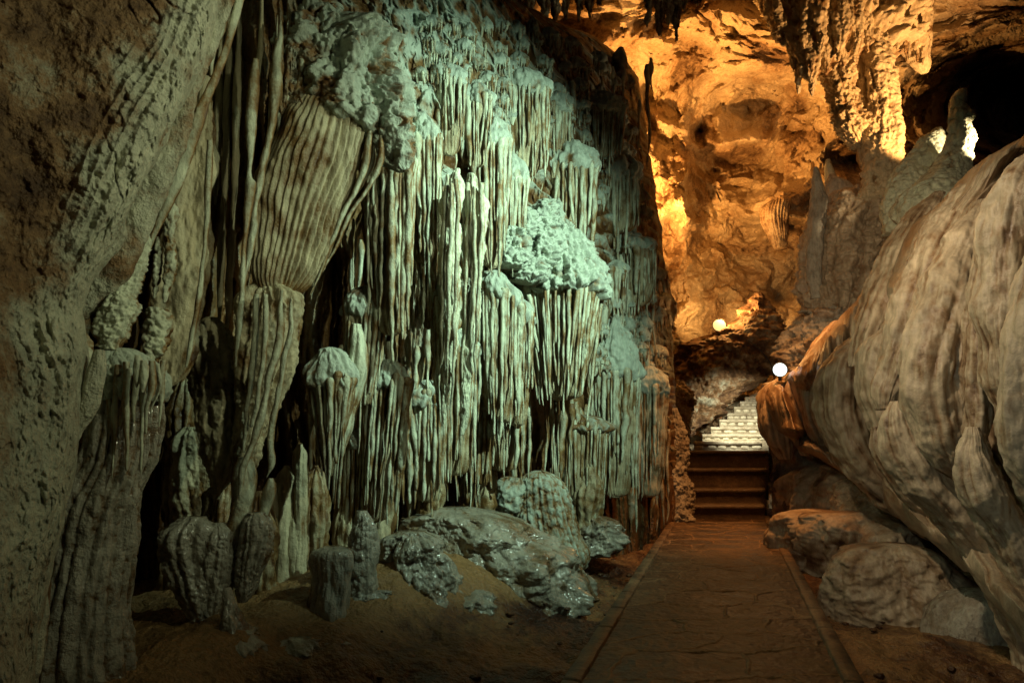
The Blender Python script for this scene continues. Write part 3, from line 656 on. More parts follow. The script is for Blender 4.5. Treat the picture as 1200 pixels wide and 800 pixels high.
# ---------- curtains of the left massif ----------
def bD(x, y): return float(massD(np.array([[x]], float), np.array([[y]], float))[0, 0])
def curtain(label, xm, yl, rx, ch, L, n, off=.2, shear=0., lean=0., conv=.85, tw=3., asp=.6, top=.35, D=None, group=None, mat=M_CURT, Lv=.35, skirt=True, pop=.03, name='flowstone_curtain', prof=None, one=False, popf=None, crust=.95, arc=1.35, sk=.8, cat='flowstone curtain', capcol=None):
    D = (bD(xm, yl)-off) if D is None else D
    if rx < 33: ch = max(ch, .8*rx)
    if not one and rx > 15 and rx < 45: L = L*1.2
    mpp = D/F; root = empty(name, at(xm, yl, D), label, cat, group)
    ks = np.linspace(0, 1, 6)
    pr = prof or [(xm, yl-ch*(1-k), rx*(top+(1-top)*math.sin(k*math.pi/2)**.8)) for k in ks]
    pts = [(pr[0][0], pr[0][1]-ch*.22, rx*top*.12), (pr[0][0], pr[0][1]-ch*.14, rx*top*.6)] + pr + [(xm, yl+min(6, ch*.3), rx*.9), (xm, yl+min(9, ch*.4), rx*.55)]
    pf = popf or max(5., .45/(mpp*8))
    P_('cap', mat, root, pts=pts, D=D, asp=asp, rough=.16, rf=2.2/(rx*mpp), pop=pop*D/7, popf=pf, crust=crust-.32, shear=shear, step=1.15, scal=.13, flutes=max(7, int(n*1.1)), fa=.10, cvar=.6)
    if skirt:
        P_('fluted_body', M_AMBER, root, pts=[(xm, yl-2, rx*.9), (xm+lean*L*.3, yl+L*.3, rx*.88*(1-(1-conv)*.3)), (xm+lean*L*.6, yl+L*.6*sk, rx*.80*(1-(1-conv)*.6)), (xm+lean*L*.85, yl+L*sk*.95, rx*.60*conv), (xm+lean*L*.9, yl+L*sk*1.02, rx*.22*conv)],
           D=D+.02, asp=asp*.9, flutes=max(8, int(n*1.8)), fa=.14, rough=.2, crust=.34, cvar=.6, shear=shear, step=1.5)
    lst = []; n = int(n*1.35)
    for i in range(n):
        a = -arc + 2*arc*(i+.5+RNG.uniform(-.45, .45))/n
        la = rx*.92*math.sin(a)/math.sin(min(arc, 1.57)); de = -rx*asp*RNG.uniform(.55, 1.0)*max(math.cos(a), 0)*mpp
        l = L*(1-Lv*1.5*RNG.rand()**1.2)*(1-.25*(la/rx)**2)*(1.3 if RNG.rand() < .1 else 1)
        w = tw*.72*math.exp(RNG.normal(0, .32)); y0 = yl - 3 - shear*la
        if RNG.rand() < .3: y0 -= ch*RNG.uniform(.1, .45)*(1-abs(la/rx))
        bu = RNG.uniform(.25, .75); bw = RNG.uniform(.7, 1.6); dr = RNG.uniform(-1, 1)*w*1.3
        cx = lambda t: xm + la*(1-(1-conv)*t) + lean*l*t + dr*t*t
        pts = [(cx(0), y0-3, w*.8), (cx(.03), y0+2, w*1.5), (cx(.16), y0+l*.16, w*.95), (cx(bu), y0+l*bu, w*.8*bw), (cx(.85), y0+l*.85, w*.6), (cx(.97), y0+l*.97, w*.42), (cx(1), y0+l, w*.12)]
        kw = dict(pts=pts, D=D+de, rough=.4, rf=9, wob=w*.6, crust=-.12+.25*(crust-.6)+.2*RNG.rand(), cfront=1.3, step=1.5 if w > 2.5 else 1.9, side=9 if w > 2.2 else 7, cvar=.7)
        if one: lst.append(rings(**kw))
        else: P_('stalactite', M_DRIP, root, **kw)
    if one and lst: mesh_qt('fringe', *merge(lst), M_DRIP, root)
    return root
def strand(pts, label=None, mat=M_DRIP, D=None, off=.25, root=None, name='stalactite', group=None, cat='stalactite', **k):
    xm, ym = pts[len(pts)//2][:2]; D = (bD(xm, ym)-off) if D is None else D
    kk = dict(rough=.3, rf=6, wob=1.5, crust=.1, cfront=1.2, step=1.3, cvar=.6); kk.update(k)
    o = P_(name, mat, root, pts=pts, D=D, **kk)
    if root is None: tag(o, label, cat, group)
    return o

# the fan below the brow
fan = empty('fan_drapery', at(370, 110, 4.75), 'great fan of slanting ribs sweeping down-left from the rough pale brow', 'flowstone drapery')
P_('fluted_body', M_AMBER, fan, pts=[(392, 95, 20), (385, 130, 48), (372, 180, 54), (352, 240, 50), (338, 300, 42), (330, 335, 30), (328, 350, 8)], D=5.0, asp=.35, flutes=34, fa=.16, rough=.2, crust=.32, cvar=.6, step=1.3)
P_('brow', M_CURT, fan, pts=[(362, 12, 20), (372, 36, 46), (392, 70, 62), (414, 110, 60), (434, 140, 46), (450, 166, 32), (464, 186, 18), (474, 200, 6)], D=5.25, asp=.75, rough=.5, rf=3.5, rock=.16, pop=.035, popf=15, crust=.42, cvar=.9, shear=.45, scal=.12, step=1.1)
for i in range(20):
    t = max(0., (i+RNG.uniform(-.35, .35))/19.); x0 = 318+124*t; y0 = 80+112*t**1.1 + RNG.uniform(-5, 5); x1 = 283+92*t + RNG.uniform(-3, 3); y1 = 335+18*math.sin(t*3)+RNG.uniform(-28, 10)
    w = RNG.uniform(1.5, 3.6)*(1.4 if i in (1, 3, 9, 11) else 1)
    mx, my = x0*.42+x1*.58+4, (y0+y1)/2
    P_('rib', M_DRIP, fan, pts=[(x0+6, y0-62, w*.3), (x0+4, y0-34, w*.9), (x0, y0+6, w*1.5), (x0*.75+x1*.25+4, y0*.75+y1*.25, w*1.1), (mx, my, w*.9), (x0*.2+x1*.8+1, y0*.2+y1*.8, w*.85), (x1, y1, w*.25)],
       D=4.74+.15*math.sin(t*3.)+.25*t+RNG.uniform(0, .12), rough=.35, rf=7, wob=2.5, crust=.0, cfront=1.3, step=1.4, cvar=.5)
strand([(300, 70, 4), (296, 110, 7), (294, 160, 5), (292, 203, 3), (294, 215, 7), (292, 235, 6), (288, 275, 3), (284, 330, 3.5), (280, 380, 3), (276, 430, 2)], 'long thin pale drip strand with a swollen knot, left of the fan', D=4.7)
strand([(252, -20, 7), (262, 20, 5), (250, 60, 4), (247, 90, 2)], 'short green-edged drip strand at the top beside the sweeping sheet', D=4.6)
strand([(246, 165, 4), (244, 220, 4), (240, 290, 3), (233, 350, 3.5), (224, 400, 2.5), (218, 430, 1.5)], 'thin pale strand running down the right edge of the amber sheet', D=4.45)
for (x, y, l, lab) in ((258, 90, 150, 'dark amber strand nearest the sweeping sheet'), (268, 60, 210, 'dark amber strand second from the sweeping sheet'), (279, 80, 190, 'dark amber strand in the deep shade left of the fan'), (305, 60, 60, 'short stub of drip at the left corner of the brow'), (262, 250, 130, 'amber strand ending above the lower left lobes'), (272, 270, 120, 'amber strand with a ragged tip beside the long knotted strand')):
    strand([(x+3, y-90, 1.5), (x+1, y-40, 2.5), (x, y, 4), (x-2, y+l*.3, 5), (x-4, y+l*.7, 4), (x-6, y+l, 1)], lab, M_AMBER, off=.5, crust=.3, cat='stalactite')
# sweeping sheet at far left and its neighbours
strand([(272, -40, 7), (264, 0, 9), (248, 45, 10), (228, 95, 11), (206, 155, 14), (178, 215, 20), (150, 270, 24), (128, 320, 20), (108, 352, 12), (97, 374, 4)], 'long smooth sweeping sheet of stone along the edge of the brown left rock', D=3.85, name='drapery_sheet', cat='drapery', asp=.45, crust=.42, cfront=.2, wob=.3, mat=M_BROWN)
strand([(292, -40, 5), (264, 60, 5), (240, 120, 7), (222, 170, 8), (206, 215, 7), (186, 262, 5), (172, 300, 2)], 'second narrower sheet just behind the sweeping sheet', D=4.05, name='drapery_sheet', cat='drapery', asp=.5, wob=.5)
strand([(244, 90, 6), (236, 150, 14), (226, 230, 22), (214, 320, 30), (204, 390, 29), (196, 440, 20), (188, 458, 6)], 'flat amber sheet hanging behind the twin drips, left of the black gap', D=4.75, name='drapery_sheet', cat='drapery', asp=.3, mat=M_AMBER, flutes=12, fa=.06, crust=.22, wob=.5)
strand([(200, 238, 5), (200, 248, 10), (198, 270, 6), (201, 300, 5), (197, 330, 4), (193, 355, 1.5)], 'lumpy drip with a swollen head on the amber sheet', D=4.3, pop=.012, popf=30)
strand([(186, 278, 2), (185, 305, 4.5), (183, 330, 3.5), (181, 350, 1)], 'short thin drip left of the swollen-headed drip', D=4.3, pop=.012, popf=30)
strand([(186, 362, 8), (186, 375, 13), (182, 400, 12), (178, 425, 5)], 'two-lobed coral-like cluster below the twin drips', D=4.2, pop=.03, popf=26, cat='flowstone', name='coral_cluster')
strand([(160, 262, 8), (156, 285, 17), (146, 320, 19), (138, 350, 14), (130, 372, 5)], 'pale wrinkled lobe tucked under the sweeping sheet', D=4.0, cat='flowstone', name='flowstone_lobe', flutes=13, fa=.12, rock=.35, crust=.35, asp=.6)
strand([(140, 342, 8), (142, 358, 19), (132, 385, 17), (128, 410, 8)], 'rounded cream lobe below the tip of the sweeping sheet', D=3.9, cat='flowstone', name='flowstone_lobe', flutes=11, fa=.1, rock=.4, crust=.35, asp=.6)
strand([(75, 362, 8), (76, 385, 18), (88, 420, 22), (90, 455, 16), (70, 500, 10)], 'blue-grey rough lobe at the edge of the brown left rock', D=3.45, cat='flowstone', name='flowstone_lobe', pop=.02, popf=22)
lc = empty('flowstone_column', at(110, 780, 3.6), 'broad ribbed brown column with a green frosted head, foot of the left side', 'column')
P_('head', M_CURT, lc, pts=[(140, 408, 10), (142, 418, 26), (152, 436, 40), (156, 452, 41), (152, 470, 36)], D=3.95, asp=.7, flutes=12, fa=.1, pop=.015, popf=22, crust=.6, rough=.2, step=1.2)
P_('shaft', M_WET, lc, pts=[(150, 440, 38), (148, 490, 38), (140, 540, 40), (118, 590, 47), (104, 650, 50), (96, 720, 52), (88, 790, 56), (84, 880, 60)], D=3.98, asp=.7, flutes=20, fa=.13, pop=.005, popf=26, crust=.4, rough=.25, step=1.4)
for i in range(11):
    x0 = 116+i*7.6+RNG.uniform(-3, 3); e = RNG.uniform(-35, 45)
    P_('stalactite', M_DRIP, lc, pts=[(x0, 428+RNG.uniform(-12, 6), 3.5), (x0+RNG.uniform(-4, 2), 455, RNG.uniform(2.2, 4.5)), (x0+RNG.uniform(-6, 0), 485+e*.4, RNG.uniform(1.8, 4)), (x0-6+RNG.uniform(-3, 3), 515+e, 1)], D=3.72+abs(i-5)*.02+RNG.uniform(-.03, .05), rough=.5, rf=9, crust=.25, cfront=.8, wob=3, step=1.5, flutes=3, fa=.2)
for (x, l) in ((161, 420), (168, 426)): P_('stalactite', M_DRIP, lc, pts=[(x, l-4, 3), (x+1, l+6, 5), (x, l+22, 4), (x-1, l+34, 1)], D=3.7, rough=.2, crust=.6, step=1.2)
for (x, y, w, l, lab) in ((58, 480, 22, 300, 'pale slanting buttress of flowstone running down to the bottom left corner'), (92, 470, 12, 120, 'thin ribbed lobe right of the slanting buttress')):
    strand([(x+24, y-60, w*.5), (x+12, y, w), (x-14, y+l*.4, w*1.1), (x-36, y+l*.8, w*1.2), (x-52, y+l*1.2, w)], lab, D=3.3, name='flowstone_buttress', cat='flowstone', mat=M_BROWN, flutes=10, fa=.1, crust=.6)

# lower left hanging lobes
def lobe(label, pts, D, ribs=(), **k):
    root = empty('hanging_lobe', at(pts[0][0], pts[0][1], D), label, 'stalactite')
    kk = dict(asp=.7, flutes=13, fa=.16, rough=.3, rock=.12, crust=.4, cvar=.6, step=1.3); kk.update(k)
    if 'mat' in kk: kk.pop('mat'); bm_ = M_DRIP
    else: bm_ = M_AMBER
    P_('body', bm_, root, pts=pts, D=D, **kk)
    for r in ribs: P_('rib', M_DRIP, root, pts=[(q[0], q[1], q[2]*.75)+tuple(q[3:]) for q in r], D=D-.0, rough=.5, rf=7, wob=3, crust=.25, cfront=1.0, step=1.3)
    return root
lobe('broad amber lobe with a knobbed shoulder, leftmost beyond the black gap', [(250, 372, 8), (252, 392, 24), (254, 440, 31), (258, 490, 28), (258, 540, 18), (254, 585, 5)], 5.1,
     [[(268, 400, 4), (278, 425, 8), (276, 470, 7), (276, 520, 3), (277, 545, 1)]])
lobe('pair of pale ribbed lobes hanging from the fan, meeting in a point', [(316, 330, 14), (316, 355, 34), (310, 420, 33), (302, 470, 26), (292, 520, 16), (284, 560, 5)], 5.0,
     [[(330, 340, 5, -.3), (326, 400, 6, -.3), (314, 450, 6, -.3), (302, 500, 6, -.25), (288, 540, 5, -.25), (281, 580, 2, -.2)], [(342, 350, 4, -.2), (338, 400, 5, -.2), (326, 460, 5, -.2), (318, 500, 6, -.2), (318, 540, 4, -.2), (312, 560, 1, -.2)],
      [(300, 345, 4, -.35), (300, 380, 5, -.35), (296, 430, 5, -.33), (290, 480, 4, -.3), (286, 530, 2, -.25)], [(312, 345, 4, -.38), (312, 390, 5, -.38), (306, 440, 4, -.36), (296, 500, 3, -.3)]])
lobe('dark amber panel behind the lower left lobes', [(225, 500, 10), (228, 520, 24), (230, 570, 26), (236, 610, 22), (240, 640, 8)], 5.6)
strand([(286, 535, 8), (284, 560, 13), (282, 600, 13), (276, 640, 9), (272, 660, 3)], 'pale smooth bulb joining the lobes to the wet bulbs below', D=4.9)
strand([(318, 560, 3), (316, 575, 8), (310, 600, 5), (307, 615, 3)], 'small pointed drip right of the smooth bulb', D=4.9)
for (p, lab) in (([(228, 605, 10), (222, 620, 28), (222, 650, 27), (230, 690, 24), (238, 725, 14), (240, 740, 5)], 'large wet brown bulb, left one of three above the base stub'),
                 ([(256, 612, 6), (260, 628, 17), (258, 660, 20), (250, 700, 14), (246, 735, 7)], 'shiny wet bulb, middle one of three above the base stub'),
                 ([(300, 600, 7), (300, 612, 17), (298, 640, 19), (290, 680, 12), (284, 705, 4)], 'grey wet bulb, right one of three above the base stub')):
    strand(p, lab, M_WET, D=4.85, name='wet_bulb', cat='flowstone bulb', flutes=13, fa=.13, crust=.28, rock=.15, pop=.006, popf=30)
strand([(265, 688, 4), (268, 715, 10), (268, 738, 16), (262, 752, 42), (262, 790, 50), (262, 860, 52)], 'squat mud-brown stub on the floor below the three wet bulbs', M_WET, D=4.6, name='mud_stalagmite', cat='stalagmite', rock=.12, pop=.01, popf=20, crust=.3)
strand([(390, 640, 10), (390, 650, 22), (388, 690, 21), (382, 730, 22), (380, 770, 18)], 'grey fluted stump with a wet flat top, left of the mud mound', M_WET, D=5.3, name='fluted_stump', cat='stalagmite', flutes=20, fa=.07, crust=.5)
strand([(424, 598, 5), (426, 615, 12), (424, 645, 17), (420, 690, 18), (418, 720, 12)], 'pale-capped stump right of the grey fluted stump', M_WET, D=5.6, name='fluted_stump', cat='stalagmite', flutes=18, fa=.07, crust=.6, pop=.015, popf=18)
for (x, y0, y1, w, lab) in ((322, 560, 760, 13, 'dim brown rib standing in the shade left of the fluted stump, front one'), (345, 600, 770, 10, 'slim dim rib touching the left of the fluted stump'), (334, 545, 690, 12, 'rounded dim rib in the dark above the mud'), (352, 520, 700, 9, 'narrow dim rib behind the heart-shaped lobe')):
    strand([(x, y0, 3), (x, y0+20, w), (x, (y0+y1)/2, w), (x-2, y1, w*1.1)], lab, M_AMBER, D=5.9, name='dim_rib', cat='flowstone rib', flutes=5, fa=.12, crust=.3)
# mud mound and wet rocks at the foot
thing1(B, 'humped clay-covered boulder at the foot of the curtains, centre', 'boulder', M_WET, pts=[(535, 594, 14), (540, 604, 40), (555, 625, 62), (575, 650, 84), (585, 680, 104), (585, 705, 110)], D=7.3, asp=.8, rough=.4, rock=.16, flutes=15, fa=.05, crust=.34, cvar=.6, step=1.2)
thing1(B, 'wet glistening boulder left of the humped boulder', 'boulder', M_WET, pts=[(482, 622, 12), (478, 636, 34), (478, 676, 50), (476, 716, 62), (470, 752, 66)], D=6.1, asp=.8, rough=.4, rock=.2, flutes=17, fa=.06, pop=.012, popf=16, crust=.34, cvar=.5, step=1.3)
thing1('rock_block', 'blocky rough frosted rock standing on the mound under the bell', 'rock', M_CURT, pts=[(632, 551, 5), (633, 557, 17), (634, 570, 28), (637, 592, 33), (642, 620, 36), (650, 650, 40), (652, 670, 30)], D=8.6, asp=.8, rough=.2, flutes=26, fa=.08, pop=.02, popf=16, crust=.22, step=1.1)
thing1('rock_block', 'small knobbly rock leaning on the left of the blocky frosted rock', 'rock', M_CURT, pts=blob(597, 580, 16, 22), D=8.5, rough=.3, pop=.03, popf=12, crust=.35, step=1.1)

# big overlapping folds on the right wall (each a mass of its own)
def fold(label, pts, D, **k):
    pts = [(q[0], q[1], q[2]*(.92 if q[2] > 12 else 1))+tuple(q[3:]) for q in pts]
    kk = dict(asp=1.2, flutes=5, fa=.10, rough=.3, rock=.03, crust=.40, cfront=.1, cvar=.3, streak=.45, step=1.6); kk.update(k)
    if D < 9: kk['flutes'] = max(3, kk['flutes']//2)
    return tag(P_('flowstone_fold', M_LOBE, None, pts=pts, D=D, **kk), label, 'flowstone fold', 'overlapping flowstone folds of the right wall')
fold('crest fold of the right wall, falling from its lit shoulder to a knee', [(1166, 190, 8), (1154, 212, 24), (1126, 252, 34), (1100, 305, 38), (1080, 360, 35), (1060, 415, 30), (1044, 455, 24), (1038, 480, 12)], 6.3, flutes=9)
fold('short blunt fold tucked under the knee of the crest fold', [(1040, 385, 8), (1030, 405, 20), (1026, 440, 26), (1034, 480, 24), (1050, 520, 18), (1062, 545, 6)], 6.9, flutes=7, crust=.5)
fold('tongue-shaped fold with a rounded lower tip, in the middle of the right wall', [(1150, 235, 8, .4), (1140, 270, 30, .3), (1118, 330, 40, .15), (1104, 400, 42), (1098, 460, 42), (1106, 510, 36), (1116, 540, 25), (1120, 556, 10), (1121, 560, 3)], 5.35, flutes=9, crust=.5)
fold('narrow tan rim fold hugging the right side of the tongue', [(1168, 250, 6), (1158, 300, 16), (1150, 370, 18), (1146, 430, 17), (1146, 490, 15), (1140, 530, 10), (1134, 552, 4)], 5.0, flutes=5, crust=.3)
fold('long lower fold sweeping from the middle to the bottom right corner', [(1052, 470, 8), (1054, 500, 20), (1072, 545, 28), (1106, 590, 30), (1148, 640, 28), (1180, 690, 24), (1200, 745, 20), (1216, 800, 16)], 5.6, flutes=7, crust=.55)
fold('grey-blue fold between the tongue and the long lower fold', [(1140, 500, 6), (1142, 540, 20), (1160, 590, 28), (1190, 640, 28), (1222, 700, 28), (1250, 770, 24)], 4.75, flutes=7, crust=.62)
fold('upper right fold with a smooth shoulder at the edge of the picture', [(1238, 168, 14), (1214, 196, 36), (1196, 250, 42), (1186, 310, 36), (1180, 370, 32), (1182, 430, 28), (1188, 480, 14), (1190, 500, 5)], 4.7, flutes=8)
fold('outer fold hanging along the right edge of the picture', [(1262, 250, 16), (1240, 300, 34), (1222, 370, 38), (1212, 440, 36), (1210, 510, 34), (1220, 570, 26), (1232, 610, 12)], 4.25, flutes=8, crust=.5)
fold('small drooping fold below the smooth shoulder', [(1160, 300, 6), (1156, 330, 14), (1158, 380, 17), (1164, 430, 15), (1166, 470, 8)], 4.95, flutes=4, crust=.55)
fold('back fold rising behind the crest fold', [(1100, 226, 8), (1078, 256, 20), (1054, 300, 26), (1036, 350, 26), (1018, 400, 22), (1006, 430, 10)], 7.6, flutes=7, crust=.4)
fold('ribbed olive fold behind the knee, fading into the undercut', [(1008, 392, 8), (994, 420, 24), (988, 462, 30), (994, 508, 30), (1020, 552, 28), (1056, 592, 24), (1092, 622, 16), (1110, 640, 8)], 8.3, flutes=11, crust=.34)
fold('thin dark fold at the lip of the undercut', [(1030, 500, 6), (1036, 530, 14), (1062, 570, 17), (1100, 610, 16), (1140, 650, 12)], 6.6, flutes=5, crust=.35)
fold('grey fluted fold that the white lamp stands on', [(912, 446, 6), (914, 454, 18), (910, 476, 22), (912, 500, 20), (918, 522, 15), (922, 538, 7)], 11.3, flutes=13, fa=.22, crust=.45)
fold('second fluted fold right of the white lamp', [(946, 430, 6), (938, 446, 16), (934, 480, 18), (940, 510, 15), (948, 534, 6)], 10.9, flutes=9, fa=.2, crust=.4)
fold('dark brown fold between the lamp folds and the ribbed fold', [(986, 376, 8), (972, 400, 18), (960, 435, 22), (958, 475, 20), (966, 510, 16), (980, 538, 10), (988, 550, 4)], 10.2, flutes=9, fa=.18, crust=.28)

for (x, y, rx, ry, D, lab) in ((432, 712, 40, 26, 5.75, 'low wet rock at the foot of the wet stumps'), (628, 676, 34, 22, 8.0, 'low wet rock at the right foot of the humped boulder'), (530, 706, 44, 20, 6.3, 'flat wet rock half sunk in the clay below the humped boulder'), (340, 770, 60, 26, 4.9, 'low muddy rock between the squat stub and the fluted stump'), (700, 628, 26, 24, 9.6, 'small dark rock at the foot of the curtains near the left kerb')):
    thing1(B, lab, 'boulder', M_WET, pts=blob(x, y, rx, ry), D=D, asp=.9, rough=.6, rock=.35, crust=.3, cvar=.7, step=1.2)

for (x, y0, y1, w, D, lab) in ((214, 440, 690, 17, 5.7, 'brown fluted drape reaching down to the floor right of the black gap'), (300, 575, 800, 20, 5.6, 'dim fluted drape behind the three wet bulbs'), (366, 545, 730, 17, 6.1, 'dim fluted drape under the heart-shaped lobe'), (408, 560, 700, 15, 6.3, 'dim fluted drape left of the cluster of thin ribs'),
                           (446, 560, 690, 17, 6.5, 'dim fluted drape meeting the wet glistening boulder'), (500, 545, 660, 18, 7.3, 'dim fluted drape just behind the humped boulder'), (560, 520, 640, 18, 8.3, 'brown drape in the shade behind the humped boulder'), (262, 560, 760, 15, 5.5, 'narrow fluted drape between the wet bulbs, reaching the mud'), (690, 540, 640, 16, 9.6, 'dark fluted drape right of the blocky frosted rock')):
    strand([(x+4, y0, 4), (x+3, y0+18, w*.8), (x, y0+(y1-y0)*.4, w*1.15), (x-3, y0+(y1-y0)*.7, w), (x-5, y1, w*1.3)], lab, M_AMBER, D=D, name='fluted_drape', cat='flowstone drape', flutes=11, fa=.2, rough=.35, crust=.22, cfront=.3, step=1.4)
# ---------- named curtains, tier by tier ----------
b = curtain('big bell-shaped curtain with a rough conical cap, centre right of the massif', 658, 338, 54, 86, 160, 26, off=.6, conv=.62, tw=3.3, asp=.75, top=.12, pop=.05, popf=13, Lv=.3, arc=1.45,
            prof=[(655, 250, 6), (655, 262, 17), (657, 282, 32), (659, 305, 44), (660, 325, 52), (660, 338, 55)])
curtain('broad curtain of straight pale ribs below the right corner of the brow', 457, 192, 31, 22, 205, 11, off=.45, conv=.9, tw=5.0, asp=.5, top=.7, Lv=.25, pop=.02)
curtain('furry pale shell over short ribs, above the heart-shaped lobe', 428, 366, 27, 26, 110, 12, off=.7, shear=-.25, lean=-.05, tw=3.4, conv=.8)
curtain('heart-shaped hanging lobe with a rounded left shoulder', 387, 448, 30, 34, 112, 13, off=1.0, conv=.3, tw=3.6, asp=.7, top=.5, Lv=.15, pop=.012, crust=.8)
curtain('narrow curtain of long ribs between the brow and the twin columns', 497, 162, 22, 26, 150, 10, off=.3, tw=3.4, conv=.9)
curtain('small knotted curtain halfway down, left of the twin columns', 503, 288, 14, 18, 120, 7, off=.55, tw=3.2, conv=.8)
curtain('rounded hood over ribs, right of the two stout pale columns', 577, 168, 24, 30, 150, 11, off=.45, tw=3.4, conv=.8)
curtain('stepped hood above the coral clusters', 598, 208, 22, 26, 90, 10, off=.35, tw=3, shear=-.3)
curtain('tilted ledge with dripping ribs, lower left of the coral clusters', 585, 345, 28, 22, 150, 13, off=.5, shear=-.55, tw=3.2, conv=.9)
curtain('small pale hood over crowded ribs, just left of the bell', 607, 372, 20, 20, 130, 10, off=.55, tw=3)
curtain('curtain with a scalloped green lip, above and left of the bell cone', 668, 196, 36, 26, 92, 15, off=.35, tw=3, conv=.95)
curtain('tall open curtain of slim ribs, upper centre of the massif', 612, 106, 34, 22, 105, 15, off=.3, tw=2.8, conv=1.)
curtain('short curtain at the foot of the upper centre ribs', 640, 270, 16, 20, 60, 7, off=.3, tw=2.6)
curtain('wide ledge of even ribs at the right end of the massif', 738, 290, 34, 12, 72, 18, off=.3, tw=2.7, conv=1., asp=.4)
curtain('upper right tier of close-set ribs under the sloping shoulder', 722, 205, 30, 16, 70, 15, off=.25, tw=2.3, conv=1., asp=.4)
curtain('rough pale dome over dark ribs, lower right of the bell', 722, 436, 30, 56, 150, 16, off=.5, tw=2.7, conv=.9, pop=.03, top=.2)
curtain('low curtain of dim ribs at the far right foot of the massif', 760, 455, 24, 22, 130, 12, off=.3, tw=2.4)
curtain('dark-ribbed curtain hanging under the tilted ledge', 590, 440, 30, 16, 115, 13, off=.25, tw=3.2, crust=.6)
curtain('long-ribbed curtain below the stout pale columns', 535, 410, 26, 18, 150, 11, off=.35, tw=3.8)
curtain('stubby domed column with a ribbed skirt, between the strands and the twin columns', 518, 352, 16, 20, 130, 9, off=.8, tw=3.6, conv=.7, asp=.8)
curtain('ragged curtain low on the wall, above the humped boulder', 500, 470, 26, 14, 120, 11, off=.3, tw=3.6, crust=.6)
curtain('cluster of thin ribs reaching almost to the clay, left centre', 455, 450, 30, 16, 165, 13, off=.7, tw=3.6, lean=-.08, crust=.7)
curtain('narrow ribbed curtain left of the heart-shaped lobe tip', 420, 520, 18, 12, 110, 8, off=.6, tw=3.2, lean=-.05, crust=.5)
curtain('pale hood with thin ribs at the shoulder of the massif', 700, 128, 34, 18, 60, 15, off=.25, tw=2.3, asp=.4)
curtain('small hood of ribs right of the tall open curtain', 652, 128, 18, 18, 60, 9, off=.25, tw=2.6)
curtain('narrow hood between the tall open curtain and the rounded hood', 560, 118, 20, 20, 80, 9, off=.3, tw=2.8)
curtain('hood over short ribs beside the right end of the brow', 528, 95, 20, 18, 90, 9, off=.25, tw=2.9)
curtain('row of ribs right of the bell, under the wide ledge', 722, 318, 14, 10, 60, 7, off=.35, tw=2.8)
curtain('deep-set curtain of brown ribs under the bell', 680, 500, 36, 12, 110, 14, off=.1, tw=2.6, crust=.4)
curtain('deep-set curtain of brown ribs in the dark centre', 560, 480, 24, 12, 90, 9, off=.1, tw=3, crust=.4)
lobe('left one of two stout pale columns in the middle of the massif', [(536, 198, 4), (533, 212, 9), (529, 240, 12), (527, 300, 12), (528, 360, 9), (525, 430, 7), (520, 500, 2)], 5.95,
     [[(524, 205, 4, -.1), (521, 250, 4, -.1), (519, 320, 3.5, -.1), (518, 400, 3, -.06), (515, 440, 1)], [(536, 210, 4, -.12), (535, 270, 4, -.12), (534, 350, 3, -.1), (531, 430, 3, -.06), (528, 480, 1)], [(528, 215, 3, -.14), (528, 290, 4, -.14), (526, 380, 3, -.1), (524, 450, 1, -.05)]], crust=.75, rough=.45, rock=.1, mat=None)
lobe('right one of two stout pale columns in the middle of the massif', [(553, 204, 5), (555, 220, 10), (557, 250, 13), (555, 310, 11), (552, 370, 9), (547, 440, 6), (541, 510, 2)], 6.15,
     [[(549, 215, 4, -.1), (548, 260, 4, -.1), (546, 330, 3.5, -.1), (543, 410, 3, -.05), (540, 450, 1)], [(563, 215, 4, -.1), (565, 270, 4, -.1), (561, 340, 3.5, -.1), (557, 420, 2, -.05), (556, 450, 1)], [(556, 220, 3, -.15), (557, 300, 3, -.14), (553, 380, 3, -.1), (550, 420, 1)]], crust=.75, rough=.45, rock=.1, mat=None)
for (x, y, w, h, lab) in ((600, 292, 18, 24, 'left coral-like cluster of knobs beside the bell cone'), (632, 286, 22, 30, 'knobbly coral mass touching the left of the bell cone'), (612, 262, 14, 18, 'small coral knot above the left coral cluster'), (640, 250, 12, 16, 'small coral knot at the shoulder of the bell cone'), (620, 318, 20, 16, 'coral knot under the knobbly coral mass')):
    thing1('coral_cluster', lab, 'coral formation', M_CURT, pts=blob(x, y, w, h), D=bD(x, y)-.45, rough=.4, rf=4, pop=.09, popf=14, crust=.7, step=.9)
strand([(418, 380, 5), (420, 410, 12), (414, 450, 13), (404, 500, 9), (394, 545, 4)], 'smooth drape joining the furry shell to the heart-shaped lobe', M_DRIP, off=1.0, flutes=7, fa=.2, cat='flowstone drape', name='fluted_drape')
